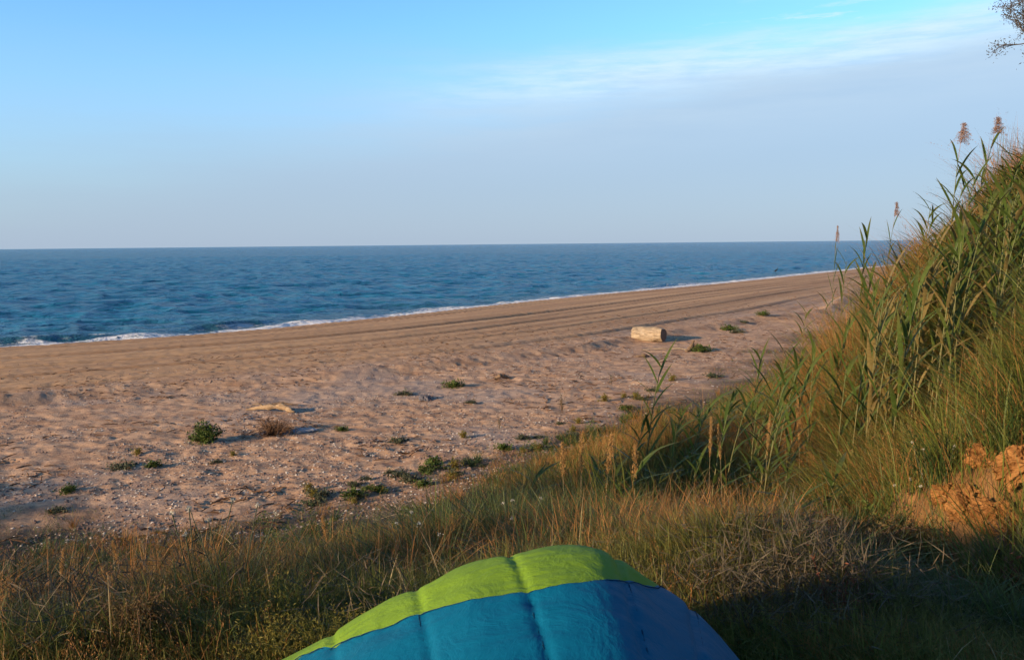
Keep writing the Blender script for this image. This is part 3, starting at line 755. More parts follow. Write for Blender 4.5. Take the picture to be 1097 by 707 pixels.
def pebbles(name, mat, label, n0, s0, s1, seed_lo):
    a = np.radians(rng.uniform(-34, 34, n0)); r = 8 * (70 / 8) ** rng.uniform(0, 1, n0)
    X = r * np.sin(a); Y = r * np.cos(a)
    Z, D, S, B, C = ground_full(X, Y)
    k = (D > 15) & (B < .8) & (rng.uniform(0, 1, n0) < .15 + sst(seed_lo, seed_lo + .2, vnoise(X * .7, Y * .9, 411)) * sst(20, 27, D))
    P = np.stack([X, Y, Z], 1)[k]; m_ = len(P)
    base = np.array([[1, 0, 0], [.3, .9, 0], [-.8, .5, 0], [-.7, -.6, 0], [.4, -.8, 0], [.1, .05, .55], [.5, .1, .38]])
    quads = np.array([[0, 1, 5, 6], [1, 2, 5, 5], [2, 3, 5, 5], [3, 4, 5, 5], [4, 0, 6, 5]])
    V = P[:, None] + base[None] * rng.uniform(.7, 1.3, (m_, 7, 3)) * rng.uniform(s0, s1, m_)[:, None, None]
    tri = []
    for q in quads:
        tri.append([q[0], q[1], q[2]])
        if q[3] != q[2]: tri.append([q[0], q[2], q[3]])
    T_ = (np.arange(m_) * 7)[:, None, None] + np.array(tri)[None]
    me = quad_mesh(name, V.reshape(-1, 3), T_.reshape(-1, 3), mat, {'tint': np.repeat(rng.uniform(0, 1, m_), 7), 'along': np.zeros(m_ * 7)}, False)
    tag(link(name, me), label, 'pebbles', kind='stuff')
M['pebble'] = leaf_mat('pebble', [(.14, .09, .07), (.30, .20, .15), (.20, .15, .14)], None, 0, .9)
M['shell'] = leaf_mat('shell_grit', [(.60, .54, .46), (.48, .42, .36)], None, 0, .7)
pebbles('pebbles', M['pebble'], 'small dark reddish pebbles strewn over the trampled sand', 44000, .010, .034, .35)
pebbles('shells', M['shell'], 'pale broken shell bits strewn over the trampled sand', 20000, .010, .028, .4)

# ------------------------------------------------------------------ individual beach plants
def bush_template(name, seed, rad, hgt, nstem, nleaf, lsize, leafm, stemm, ratio=.45, flat=1.0):
    global rng
    keep_ = rng; rng = np.random.default_rng(seed)
    root = empty(name)
    st = MB(); lf = MB()
    tips = []
    for i in range(nstem):
        az = rng.uniform(0, 6.28); out = rad * rng.uniform(.15, 1) ; h_ = hgt * rng.uniform(.45, 1) * (1 - .4 * (out / rad) ** 2)
        t = np.linspace(0, 1, 5)[:, None]
        p = np.concatenate([np.cos(az) * out * t ** 1.0, np.sin(az) * out * t, h_ * t ** .75 - .03], 1)
        p += rng.normal(0, rad * .04, p.shape) * t
        st.tube(p, np.linspace(.006, .002, 5) * (rad / .25) ** .5, 4, rng.uniform(0, 1))
        tips.append(p)
    tips = np.array(tips)
    si = rng.integers(0, nstem, nleaf); tt = rng.uniform(.25, 1, nleaf) * 3.999
    i0 = tt.astype(int); f_ = (tt - i0)[:, None]
    C = tips[si, i0] * (1 - f_) + tips[si, i0 + 1] * f_ + rng.normal(0, rad * .11, (nleaf, 3))
    C[:, 2] = np.maximum(C[:, 2], .01)
    lf.leaves(C, lsize * rng.uniform(.6, 1.3, nleaf), np.clip(rng.normal(.5, .25, nleaf), 0, 1), ratio)
    st.obj('stem', stemm, root); lf.obj('foliage', leafm, root, smooth=False)
    rng = keep_
    return root

def thin_template(name, seed, hgt, nstem, stemm, leafm=None):
    global rng
    keep_ = rng; rng = np.random.default_rng(seed)
    root = empty(name); st = MB(); lf = MB()
    for i in range(nstem):
        az = rng.uniform(0, 6.28); ln = rng.uniform(.05, .35); h_ = hgt * rng.uniform(.6, 1)
        t = np.linspace(0, 1, 6)[:, None]
        p = np.concatenate([np.cos(az) * ln * h_ * t ** 1.6, np.sin(az) * ln * h_ * t ** 1.6, h_ * t - .03], 1)
        st.tube(p, np.linspace(.004, .0015, 6), 4, rng.uniform(0, 1))
        C = p[rng.integers(1, 6, 26)] + rng.normal(0, .022, (26, 3))
        lf.leaves(C, .028 * rng.uniform(.5, 1.2, 26), np.clip(rng.normal(.5, .25, 26), 0, 1), .35, 1.0)
    st.obj('stem', stemm, root); lf.obj('foliage', leafm or stemm, root, smooth=False)
    rng = keep_
    return root

FIRST = {}
def use(tmpl, loc, rz=0, s=1, label=None, cat=None, group=None, sz=None):
    if not FIRST.get(tmpl.name):
        FIRST[tmpl.name] = True; o = tmpl
    else: o = copy_tree(tmpl)
    o.location = loc; o.rotation_euler = (0, 0, rz); o.scale = (s, s, s if sz is None else sz)
    for k_ in ('label', 'category', 'group'):
        if k_ in o.keys(): del o[k_]
    tag(o, label, cat, group)
    return o

big = bush_template('green_bush', 11, .30, .36, 34, 1500, .05, M['bush'], M['brown'], .5)
p = place(220, 474)
use(big, p, .4, 1, 'roundest leafy green bush on open sand left of the pale driftwood', 'bush', 'low plants on the sand')
drb = bush_template('dry_bush', 12, .34, .26, 60, 1600, .05, M['brown'], M['brown'], .12)
p = place(294, 466)
use(drb, p, 1.0, 1.25, 'brown dry twiggy bush on the sand just in front of the pale driftwood', 'bush', 'low plants on the sand')
t1 = bush_template('beach_plant', 13, .20, .16, 22, 420, .045, M['bush'], M['brown'], .45)
t2 = bush_template('beach_plant', 14, .24, .10, 26, 420, .04, M['greygreen'], M['brown'], .45)
t3 = bush_template('beach_plant', 15, .16, .22, 18, 300, .04, M['yellowgreen'], M['brown'], .4)
t4 = thin_template('upright_weed', 16, .42, 7, M['brown'], M['greygreen'])
SPR = [
 (t2, 133, 502, 1.15, 'low green plant patch on dim sand at far left, widest of the pair'),
 (t1, 164, 500, .8, 'small green plant right of the wide low patch at left'),
 (t3, 147, 487, .7, 'pale olive tuft behind the wide low green patch at left'),
 (t1, 74, 528, .75, 'dark green tuft in the bluish shaded sand at far left'),
 (t2, 62, 548, .7, 'lowest small green tuft near the left edge above the grass'),
 (t2, 433, 423, 1.1, 'flat green plant left of the rounded plant in mid beach'),
 (t1, 485, 415, 1.35, 'rounded dark green plant in the middle of the beach'),
 (t2, 427, 474, .95, 'olive plant on sand below the two mid beach plants'),
 (t1, 463, 503, 1.0, 'spreading green plant on sand just above the grass edge, left of centre'),
 (t3, 484, 514, .7, 'small upright green tuft at the grass edge beside the spreading plant'),
 (t3, 497, 469, .7, 'small yellow green sprig on sand in mid picture'),
 (t4, 602, 442, 1.0, 'upright thin stemmed weed standing alone on sand above the reed row'),
 (t3, 647, 430, .9, 'rounded pale green tuft right of the upright weed'),
 (t1, 538, 482, .9, 'bushy green tuft at the grass edge near picture centre'),
 (t2, 560, 470, .8, 'flat green plant at the sand edge right of centre'),
 (t1, 782, 354, 1.7, 'dark green cushion plant far up the beach behind the log'),
 (t2, 790, 357, 1.5, 'flat green plant touching the dark cushion far up the beach'),
 (t1, 817, 339, 1.5, 'farthest green plant on the sand behind the log'),
 (t2, 797, 346, 1.1, 'thin olive plant between the far cushion plants'),
 (t1, 751, 377, 1.7, 'green plant growing against the small dark stump right of the log'),
 (t3, 668, 426, .6, 'small yellow sprig on sand left of the lone green reed'),
 (t2, 610, 469, .9, 'flat grey green plant on sand behind the dry seed spikes'),
 (t4, 535, 460, .7, 'short dry upright weed on the sand in mid picture'),
 (t2, 380, 520, .7, 'tiny grey green plant on the sand over the left grasses'),
 (t3, 330, 525, .6, 'small yellow tuft on the sand left of centre near the grass'),
 (t2, 232, 496, .6, 'tiny green plant on sand below the round leafy bush'),
 (t3, 250, 488, .5, 'very small pale sprig right below the leafy bush'),
 (t2, 505, 432, .7, 'small grey green plant right below the rounded mid beach plant'),
 (t1, 365, 462, .7, 'small olive plant on sand right of the dry bush'),
 (t4, 655, 412, .8, 'thin weed on the sand ridge below the log'),
 (t2, 764, 404, 1.2, 'dry olive plant near the grass edge left of the leaning reeds'),
 (t3, 720, 408, .9, 'yellow green tuft close behind the lone green reed'),
 (t2, 700, 419, .9, 'olive mat of leaves at the edge of the grass beside the lone reed'),
]
for i, (t_, x, y, s_, lab) in enumerate(SPR):
    p = place(x, y); use(t_, p, i * 1.7, s_, lab, 'plant', 'low plants on the sand')

for i in range(34):
    for _ in range(40):
        x = rng.uniform(330, 720); y = np.interp(x, [330, 560, 720], [545, 492, 425]) - abs(rng.normal(0, 13)) + 6
        p = place(x, y)
        if p[2] < 2.0: break
    use([t1, t2, t3, t2][i % 4], p, i * .9, rng.uniform(.45, .95), 'small low weed among those scattered on the sand along the edge of the grass', 'plant', 'small weeds along the grass edge')
for i, (x, y, s_, lab) in enumerate([(1015, 320, 1.5, 'dark brown dry bush on the bank below the reeds that cross the horizon'),
                                     (1045, 300, 1.5, 'brown dry bush high on the bank at right, nearest the tall plumed reeds'),
                                     (940, 400, 1.2, 'brown dry bush low on the bank in the middle of the gold grass'),
                                     (985, 350, 1.2, 'reddish brown dry bush in the middle of the bank face')]):
    use(drb, place(x, y), i * 1.9, s_ * .9, lab, 'bush', 'dry bushes on the bank', sz=s_ * 1.1)

# leafy dark shrubs on the clay bank
ls = bush_template('leafy_shrub', 21, .34, .40, 30, 1500, .055, M['bush'], M['brown'], .55)
for i, (x, y, s_, lab) in enumerate([(1030, 425, .5, 'leafy green shrub growing on the slope left of the bare clay face'),
                                     (1068, 440, .5, 'leafy green shrub directly above the bare clay face'),
                                     (1094, 405, .55, 'leafy green shrub at the right edge above the clay face'),
                                     (985, 455, .45, 'leafy green shrub lowest of those left of the clay face')]):
    use(ls, place(x, y), i * 2.1, s_, lab, 'shrub', 'leafy shrubs on the clay bank')

# arching dry shrub in the lower right
def arch_shrub(seed):
    global rng
    keep_ = rng; rng = np.random.default_rng(seed)
    root = empty('dry_shrub'); st = MB(); lf = MB()
    for i in range(46):
        az = rng.normal(0, 1.3) + (0 if i % 2 else math.pi); out_ = rng.uniform(.12, .42); h_ = rng.uniform(.15, .40)
        t = np.linspace(0, 1, 9)[:, None]
        p = np.concatenate([np.cos(az) * out_ * t, np.sin(az) * out_ * t * .7, h_ * (2.6 * t - 2.3 * t ** 2)], 1) + rng.normal(0, .008, (9, 3)) * t
        st.tube(p, np.linspace(.0035, .001, 9), 4, rng.uniform(0, 1))
        C = np.repeat(p[3:], 14, 0) + rng.normal(0, .018, (84, 3))
        lf.leaves(C, .02 * rng.uniform(.5, 1.4, 84), rng.uniform(0, 1, 84), .3, -1.0)
    st.obj('stem', M['brown'], root); lf.obj('foliage', M['rust'], root, smooth=False)
    rng = keep_; return root
a_ = arch_shrub(31)
use(a_, place(925, 640), .2, 1.0, 'arching rusty dry shrub with drooping twigs in the shaded lower right', 'shrub')
use(a_, place(365, 590), 1.3, .7, 'low rust brown twiggy shrub left of the sleeping bag', 'shrub')
use(a_, place(150, 690), 2.3, .38, 'brown tangled twiggy shrub in the bottom left corner', 'shrub')

# red stemmed weeds
rw = thin_template('red_weed', 41, .42, 9, M['redstem'], M['redstem'])
for i, (x, y, s_, lab) in enumerate([(1035, 700, .8, 'red stemmed weed, left one of the pair at the lower right corner'),
                                     (1085, 690, .9, 'red stemmed weed, right one at the lower right corner'),
                                     (895, 700, .6, 'short orange red weed at the bottom edge right of the sleeping bag')]):
    use(rw, place(x, y), i, s_ * .8, lab, 'weed', 'red stemmed weeds')

# ------------------------------------------------------------------ reeds
def reed_template(seed, nleaf, plume=True, hh=1.5, lm='reed'):
    global rng
    keep_ = rng; rng = np.random.default_rng(seed)
    root = empty('reed')
    t = np.linspace(0, 1, 12)
    bend = rng.uniform(.04, .12)
    path = np.stack([hh * bend * t ** 2, 0 * t, hh * t - .05], 1)
    st = MB(); st.tube(path, np.linspace(.0065, .0028, 12), 6, .5); st.obj('stem', M['reedstem'], root)
    lf = MB()
    seg = 7
    for i in range(nleaf):
        tt = .28 + .70 * (i + rng.uniform(-.2, .2)) / max(1, nleaf - 1); tt = min(tt, .99)
        o_ = np.array([np.interp(tt, t, path[:, k]) for k in range(3)])
        az = (0 if i % 2 else math.pi) + rng.normal(.15, .5)
        ll = rng.uniform(.30, .50) * (1 - .25 * abs(tt - .6)); wd = rng.uniform(.018, .032)
        el = R(rng.uniform(56, 78)); q = np.linspace(0, 1, seg + 1)
        curl = rng.uniform(.1, .9)
        ang = el - curl * q ** 1.5 * 1.3
        dx_ = np.cumsum(np.cos(ang)) * ll / seg; dz_ = np.cumsum(np.sin(ang)) * ll / seg
        dx_ -= dx_[0]; dz_ -= dz_[0]
        C = o_[None] + np.stack([np.cos(az) * dx_ + .10 * dx_, np.sin(az) * dx_, dz_], 1)
        wq = wd * np.clip(np.sin(np.pi * np.clip(q * .93 + .10, 0, 1)) ** .7, .05, 1) * .5
        side = np.array([-math.sin(az), math.cos(az), 0])
        mid = C - np.array([0, 0, 1]) * (wq * .5)[:, None]
        Lf = C - side[None] * wq[:, None]; Rt_ = C + side[None] * wq[:, None]
        V = np.stack([Lf, mid, Rt_], 1).reshape(-1, 3)
        Qs = []
        for k in range(seg):
            Qs += [[k * 3, k * 3 + 1, k * 3 + 4, k * 3 + 3], [k * 3 + 1, k * 3 + 2, k * 3 + 5, k * 3 + 4]]
        lf.add(V, Qs, np.clip(rng.normal(.5, .2), 0, 1), np.repeat(q, 3))
    lf.obj('leaf_blades', M[lm], root)
    if plume:
        # bare neck then a feathery one sided panicle
        pl = MB(); top = path[-1]; nk = .16
        sp_ = np.stack([top[0] + np.linspace(0, .05, 8), 0 * np.linspace(0, 1, 8), top[2] + np.linspace(0, nk + .20, 8)], 1)
        pl.tube(sp_, np.linspace(.0026, .001, 8), 4, .4)
        for i in range(60):
            tt = rng.uniform(0, 1); o_ = np.array([top[0] + .05 * (nk + .2 * tt) / .36, 0, top[2] + nk + .20 * tt])
            az = rng.normal(0, 1.0); ll = rng.uniform(.04, .095) * (1.15 - .8 * tt)
            q = np.linspace(0, 1, 5)
            C = o_[None] + np.stack([np.cos(az) * ll * q, np.sin(az) * ll * q, ll * (.9 * q - 1.1 * q ** 2)], 1)
            pl.tube(C, .0008, 3, .3)
            CC = np.repeat(C, 6, 0) + rng.normal(0, .0035, (30, 3))
            pl.leaves(CC, .013 * rng.uniform(.6, 1.3, 30), rng.uniform(0, 1, 30), .3, -.3)
        pl.obj('plume', M['plume'], root, smooth=False)
    rng = keep_
    return root, hh
RT = [reed_template(51, 11, False), reed_template(52, 13, False), reed_template(53, 9, False), reed_template(54, 8, True, 1.5), reed_template(55, 14, False, 1.5), reed_template(56, 6, True, 1.5),
      reed_template(57, 12, False, 1.5, 'dryreed'), reed_template(58, 9, False, 1.5, 'dryreed')]
def put_reed(k, x, y, dist, lab, rz=None, group='reeds on the right hand bank', sxy=None):
    """reed whose tip is seen at x, y when it stands dist metres out"""
    d = ray(x, y); P = CAM + d * (dist / d[1])
    gz = G(P[0], P[1]); h_ = max(.35, P[2] - gz)
    tmpl, hh = RT[k]
    full = hh + (.36 if k in (3, 5) else .18)
    s_ = h_ / full
    o = use(tmpl, (P[0] - .08 * h_, P[1], gz), rng.uniform(-.6, .6) if rz is None else rz, s_, lab, 'reed', group)
    w_ = np.clip(s_, .95, 1.35) if sxy is None else sxy
    o.scale = (w_, w_, s_)
    return o
REEDS = [
 (3, 1037, 126, 7.2, 'left of the two tall reeds with pinkish plumes against the sky'),
 (5, 1060, 121, 7.5, 'tallest thin reed with a narrow pinkish plume against the sky'),
 (5, 1077, 160, 7.0, 'shorter plumed reed beside the leafy reeds at the right edge'),
 (1, 1040, 168, 6.8, 'tall leafy reed just under the left pinkish plume'),
 (0, 1022, 180, 7.4, 'slender leafy reed left of the plumed reeds'),
 (4, 1084, 146, 6.4, 'dense leafy reed highest at the right edge'),
 (1, 1095, 158, 6.2, 'leafy reed cut by the right edge of the picture'),
 (2, 1000, 205, 8.2, 'leafy reed with its tip crossing the sky right of the sea horizon'),
 (0, 990, 222, 8.6, 'leafy reed leaning beside the reed that crosses the horizon'),
 (4, 978, 250, 8.8, 'short broad reed at the edge of the stand over the sea'),
 (1, 933, 236, 9.5, 'lone reed whose leaf fan stands above the sea horizon'),
 (5, 960, 213, 9.8, 'thin pale plumed reed standing alone above the horizon', None, 'reeds on the right hand bank', .6),
 (3, 905, 238, 10.5, 'faint thin plumed reed leftmost against the horizon', None, 'reeds on the right hand bank', .45),
 (2, 912, 262, 10.0, 'reed in front of the sea left of the lone leaf fan'),
 (0, 958, 262, 9.2, 'reed between the lone leaf fan and the stand'),
 (0, 880, 312, 11.0, 'short reed standing before the far sand'),
 (2, 866, 322, 11.5, 'leftmost low reed on the crest before the far sand'),
 (1, 705, 370, 7.6, 'lone bright green reed rising over the sand at centre right', None, 'reeds on the right hand bank', 1.15),
 (4, 745, 418, 7.2, 'broad leafy reed right of the lone bright reed', None, 'reeds on the right hand bank', 1.2),
 (2, 728, 436, 7.0, 'low reed between the lone reed and the broad leafy reed'),
 (0, 682, 440, 7.4, 'low reed just left of the lone bright reed'),
 (4, 840, 352, 8.4, 'reed with spreading leaves against the sand at the crest'),
 (1, 815, 368, 8.8, 'leaning leafy reed left of the spreading one at the crest'),
 (0, 1055, 195, 6.6, 'leafy reed in the gap below the tallest plume'),
 (2, 1068, 185, 6.2, 'leafy reed left of the dense reed at the right edge'),
 (4, 560, 500, 6.2, 'short green reed among the dry grass behind the sleeping bag'),
 (4, 885, 500, 4.4, 'broad leaved reed low in the dark hollow'),
 (1, 830, 520, 4.2, 'low leafy reed left of the broad leaved one in the hollow'),
]
for a in REEDS: put_reed(*a)
LB = {0: 'green reed in the dense stand on the right hand bank', 1: 'tan dried reed in the dense stand on the right hand bank'}
for i in range(150):
    x = 1115 - 190 * rng.uniform(0, 1) ** 1.7; dist = rng.uniform(4.9, 9)
    ytop = np.interp(x, [900, 950, 1000, 1050, 1110], [305, 265, 228, 192, 150]) + abs(rng.normal(0, 42))
    k_ = int(rng.choice([0, 1, 2, 4, 1, 4, 6, 7])); put_reed(k_, x, ytop, dist, LB[0] if k_ < 6 else LB[1], group='dense reed stand' if k_ < 6 else 'dry reeds in the stand')
for i in range(38):
    x = rng.uniform(640, 920); dist = rng.uniform(5.5, 9)
    ytop = np.interp(x, [600, 690, 760, 830, 920], [500, 448, 420, 375, 312]) + abs(rng.normal(0, 30))
    put_reed(int(rng.choice([0, 1, 2, 4])), x, ytop, dist, 'short green reed among the grasses in the middle of the slope', group='short reeds in the mid slope')

# dry seed spikes behind the sleeping bag
def spike_template(seed, h=.75):
    global rng
    keep_ = rng; rng = np.random.default_rng(seed)
    root = empty('seed_spike_grass'); st = MB(); hd = MB(); lf = MB()
    t = np.linspace(0, 1, 8); path = np.stack([.06 * t ** 2, 0 * t, h * t - .03], 1)
    st.tube(path, np.linspace(.0024, .0012, 8), 5, .3); st.obj('stem', M['straw'], root)
    k = 420; tt = rng.uniform(.70, 1.0, k)
    C = np.stack([np.interp(tt, t, path[:, 0]), 0 * tt, np.interp(tt, t, path[:, 2])], 1)
    w_ = .016 * np.sin(np.pi * np.clip((tt - .69) / .32, 0, 1)) ** .6
    C += rng.normal(0, 1, (k, 3)) * w_[:, None] * .55
    hd.leaves(C, .016, rng.uniform(0, 1, k), .28, 2.2); hd.obj('seed_head', M['seed'], root, smooth=False)
    lf.blades(np.zeros((9, 3)), rng.uniform(.2, .45, 9), .004, rng.uniform(0, 6.28, 9), rng.uniform(.3, .9, 9), rng.uniform(0, 3.1, 9), rng.uniform(0, 1, 9), 5)
    lf.obj('leaf_blades', M['dry'], root)
    rng = keep_; return root
sp = spike_template(61)
SPK = [(604, 468), (622, 464), (647, 460), (680, 470), (540, 505), (760, 442), (775, 452), (130, 575), (208, 590), (60, 600), (355, 585), (820, 440), (860, 420)]
names = ['first', 'second', 'third', 'fourth']
for i, (x, y) in enumerate(SPK):
    dist = 5.6 if x > 500 else 3.7
    d = ray(x, y); P = CAM + d * (dist / d[1]); gz = G(P[0], P[1]); h_ = np.clip(P[2] - gz, .35, 1.3)
    lab = ('%s from the left of the four bright orange seed spikes behind the sleeping bag' % names[i]) if i < 4 else \
          ('thin dry seed spike rising from the grasses of the left slope' if x < 500 else 'thin dry seed spike rising from the grasses right of centre')
    o = use(sp, (P[0], P[1], gz), rng.uniform(0, 6.28), 1, lab, 'grass spike', 'bright seed spikes' if i < 4 else ('left slope seed spikes' if x < 500 else 'right slope seed spikes'))
    f_ = 1.1 if i < 4 else .6
    o.scale = (f_, f_, h_ / .75)

# small pale flower heads on thin stems
def flower_template(seed):
    global rng
    keep_ = rng; rng = np.random.default_rng(seed)
    root = empty('wild_flower'); st = MB(); root_ = root
    for i in range(4):
        h_ = rng.uniform(.28, .45); az = rng.uniform(0, 6.28); l_ = rng.uniform(.03, .15)
        t = np.linspace(0, 1, 5)[:, None]
        p = np.concatenate([np.cos(az) * l_ * t, np.sin(az) * l_ * t, h_ * t - .02], 1)
        st.tube(p, .0016, 4, .5)
        fl = MB(); fl.leaves(p[-1] + rng.normal(0, .0035, (20, 3)), .006, rng.uniform(0, 1, 20), .6); fl.obj('flower_head', M['flower'], root, smooth=False)
    st.obj('stem', M['greygreen'], root)
    rng = keep_; return root
fl = flower_template(71)
for i, (x, y) in enumerate([(818, 505), (840, 500), (858, 520), (768, 520), (790, 540), (880, 560), (975, 560), (700, 500), (640, 540), (555, 590), (445, 620), (250, 640), (60, 600), (40, 590), (90, 610), (215, 640), (1000, 530), (905, 520)]):
    use(fl, place(x, y + 28), i * 1.1, .9, 'spindly wild flower with tiny pale heads in the slope grasses', 'flower', 'pale wild flowers')

# ------------------------------------------------------------------ log, driftwood, stones
def cut_log(name, L_, r_, seed, matb, mate):
    root = empty(name); n_ = 28; m_ = 22
    t = np.linspace(-.5, .5, m_); th_ = np.arange(n_) * 2 * math.pi / n_
    TT, TH = np.meshgrid(t, th_, indexing='ij')
    rr_ = r_ * (1 + .16 * fbm(np.cos(TH) * 1.3 + TT * 3, np.sin(TH) * 1.3, seed, 3) + .07 * fbm(TH * 3, TT * 9, seed + 2, 3) - .10 * np.exp(-((TH - 1.2) / .08) ** 2))
    rr_ = rr_ * (1 - .07 * (np.abs(TT) * 2) ** 8) * (1 - .16 * TT)
    V = np.stack([TT * L_, np.cos(TH) * rr_, np.sin(TH) * rr_ * .96], -1)
    i = np.arange(m_ - 1)[:, None]; j = np.arange(n_)[None]
    Qd = np.stack([i * n_ + j, i * n_ + (j + 1) % n_, (i + 1) * n_ + (j + 1) % n_, (i + 1) * n_ + j], -1).reshape(-1, 4)
    link('bark', quad_mesh('bark', V.reshape(-1, 3), Qd, matb), root)
    for e, sgn in ((0, -1), (m_ - 1, 1)):
        ring = V[e]; c = ring.mean(0); rings_ = []
        for f_ in (1, .7, .4, .1):
            q = c + (ring - c) * f_; q[:, 0] += sgn * .012 * (1 - f_) + .012 * fbm(q[:, 1] * 14, q[:, 2] * 14, seed + 5, 2) * (f_ < 1)
            rings_.append(q)
        VV = np.concatenate(rings_)
        Qs = [[a * n_ + b, a * n_ + (b + 1) % n_, (a + 1) * n_ + (b + 1) % n_, (a + 1) * n_ + b] for a in range(3) for b in range(n_)]
        Qs += [[3 * n_ + b, 3 * n_ + b + 1, 3 * n_ + n_ - 2 - b, 3 * n_ + n_ - 1 - b] for b in range(n_ // 2 - 1)]
        link('cut_end', quad_mesh('cut_end', VV, Qs, mate), root)
    return root
p = place(695, 366)
lg = cut_log('log', 1.0, .25, 3, M['log'], M['logend'])
lg.location = (p[0] + .03, p[1] + .1, p[2] + .22); lg.rotation_euler = (R(20), R(-1), R(-36))
tag(lg, 'short thick pale log with a dark sawn end lying on the open beach', 'log')

def drift(name, pts, rad, mat, parent=None, seed=1):
    mb = MB(); pts = np.array(pts, float)
    # resample smoothly
    t0 = np.linspace(0, 1, len(pts)); t = np.linspace(0, 1, 26)
    P_ = np.stack([np.interp(t, t0, pts[:, k]) for k in range(3)], 1)
    for _ in range(3): P_[1:-1] = (P_[:-2] + P_[1:-1] * 2 + P_[2:]) / 4
    r_ = np.interp(t, t0, rad) * (1 + .42 * fbm(t * 9, t * 0, seed, 3))
    mb.tube(P_, r_, 10, .5, cap=True)
    V = mb.V[0]; V += rng.normal(0, .003, V.shape)
    return mb.obj(name, mat, parent)
p = place(290, 441)
dw = empty('driftwood', p, R(-6)); tag(dw, 'bleached pale driftwood branch lying on the sand above the brown dry bush', 'driftwood')
drift('branch', [(-.48, .02, .03), (-.2, .03, .07), (.05, 0, .09), (.22, .01, .10), (.42, -.10, .05), (.50, -.13, .02)], [.014, .036, .050, .058, .040, .014], M['drift'], dw, 5)
drift('branch_stub', [(.12, .0, .10), (.20, .05, .15), (.24, .08, .17)], [.024, .016, .008], M['drift'], dw, 6)
drift('branch_stub', [(-.1, .02, .08), (-.22, .0, .15), (-.34, -.04, .13)], [.022, .014, .006], M['drift'], dw, 7)
p = place(300, 435)
o = drift('dark_driftwood', [(p[0] - .3, p[1], p[2] + .02), (p[0], p[1] + .03, p[2] + .05), (p[0] + .35, p[1], p[2] + .02)], [.015, .03, .012], M['driftdark'], None, 8)
tag(o, 'thin dark branch lying just behind the bleached driftwood', 'driftwood')
p = place(715, 376); q = place(742, 377)
o = drift('driftwood_stick', [(p[0] - .7, p[1] + .1, p[2] + .02), (p[0] - .1, p[1], p[2] + .06), (p[0] + .4, p[1] + .05, p[2] + .05), (q[0] - .1, q[1], q[2] + .03)], [.010, .018, .022, .014], M['log'], None, 9)
tag(o, 'long thin pale stick lying on the sand in front of the thick log', 'driftwood')
sr = empty('stump', q, .3); tag(sr, 'small dark broken stump sticking up from the sand right of the log', 'stump')
drift('root', [(-.22, 0, -.02), (-.05, 0, .12), (.04, .02, .30)], [.05, .07, .03], M['driftdark'], sr, 11)
drift('root', [(-.15, .1, -.02), (0, .02, .14), (.14, -.04, .22)], [.04, .06, .02], M['driftdark'], sr, 12)
drift('root', [(.28, .06, -.02), (.1, 0, .1), (.02, 0, .2)], [.03, .05, .04], M['driftdark'], sr, 13)
p = place(690, 383)
o = drift('driftwood_stick', [(p[0] - .25, p[1], p[2] + .02), (p[0], p[1], p[2] + .06), (p[0] + .15, p[1] + .1, p[2] + .02)], [.03, .05, .02], M['driftdark'], None, 14)
tag(o, 'short brown wood piece on the sand just below the thick log', 'driftwood')
p = place(536, 407)
o = drift('driftwood_stick', [(p[0] - .14, p[1], p[2] + .02), (p[0], p[1], p[2] + .09), (p[0] + .2, p[1] + .1, p[2] + .02)], [.03, .05, .02], M['driftdark'], None, 15)
tag(o, 'short dark branch on the sand ridge left of the log', 'driftwood')

def rock(name, r_, seed, mat, flat=.5, rough=.25):
    n_, m_ = 40, 26
    th_ = np.arange(n_) * 2 * math.pi / n_; ph = np.linspace(-math.pi / 2 + .02, math.pi / 2 - .02, m_)
    PH, TH = np.meshgrid(ph, th_, indexing='ij')
    ux, uy, uz = np.cos(PH) * np.cos(TH), np.cos(PH) * np.sin(TH), np.sin(PH)
    k = 1 + rough * fbm(ux * 1.5 + uz, uy * 1.5 - uz * .7, seed, 4) * 1.5 + rough * .8 * fbm(ux * 4 + uz * 3, uy * 4 + uz, seed + 3, 4, .65)
    V = np.stack([ux * k, uy * k * .75, uz * k * flat], -1) * r_
    i = np.arange(m_ - 1)[:, None]; j = np.arange(n_)[None]
    Qd = np.stack([i * n_ + j, i * n_ + (j + 1) % n_, (i + 1) * n_ + (j + 1) % n_, (i + 1) * n_ + j], -1).reshape(-1, 4)
    return quad_mesh(name, V.reshape(-1, 3), Qd, mat, smooth=False)
ST = [(327, 463, .20, 'flat pale grey stone on the sand right of the brown dry bush', .22), (302, 465, .12, 'grey stone at the right foot of the brown dry bush', .35),
      (284, 466, .07, 'small white stone at the left foot of the brown dry bush', .6), (512, 545, .16, 'grey stone half hidden in the grass behind the sleeping bag', .6),
      (455, 428, .16, 'dark grey stone between the two mid beach plants', .4)]
for i, (x, y, r_, lab, fl_) in enumerate(ST):
    o = link('stone', rock('stone', r_, 20 + i, M['stonedark' if i > 2 else 'stone'], fl_)); p = place(x, y)
    if i == 3: p = place(512, 556); 
    o.location = (p[0], p[1], p[2] + r_ * fl_ * .4); o.rotation_euler = (0, 0, i * 1.3); tag(o, lab, 'stone')
CL = [(1054, 492, .06, 'rounded ochre clay clod at the top of the broken bank'), (1086, 520, .09, 'large ochre clay clod at the right edge of the broken bank'),
      (1040, 545, .08, 'ochre clay clod lying in the middle of the broken bank face'), (1065, 562, .08, 'lowest ochre clay clod at the foot of the broken bank'),
      (1012, 540, .06, 'small ochre clod at the left end of the broken bank'), (960, 592, .05, 'small earth clod lying in the dark grass left of the broken bank')]
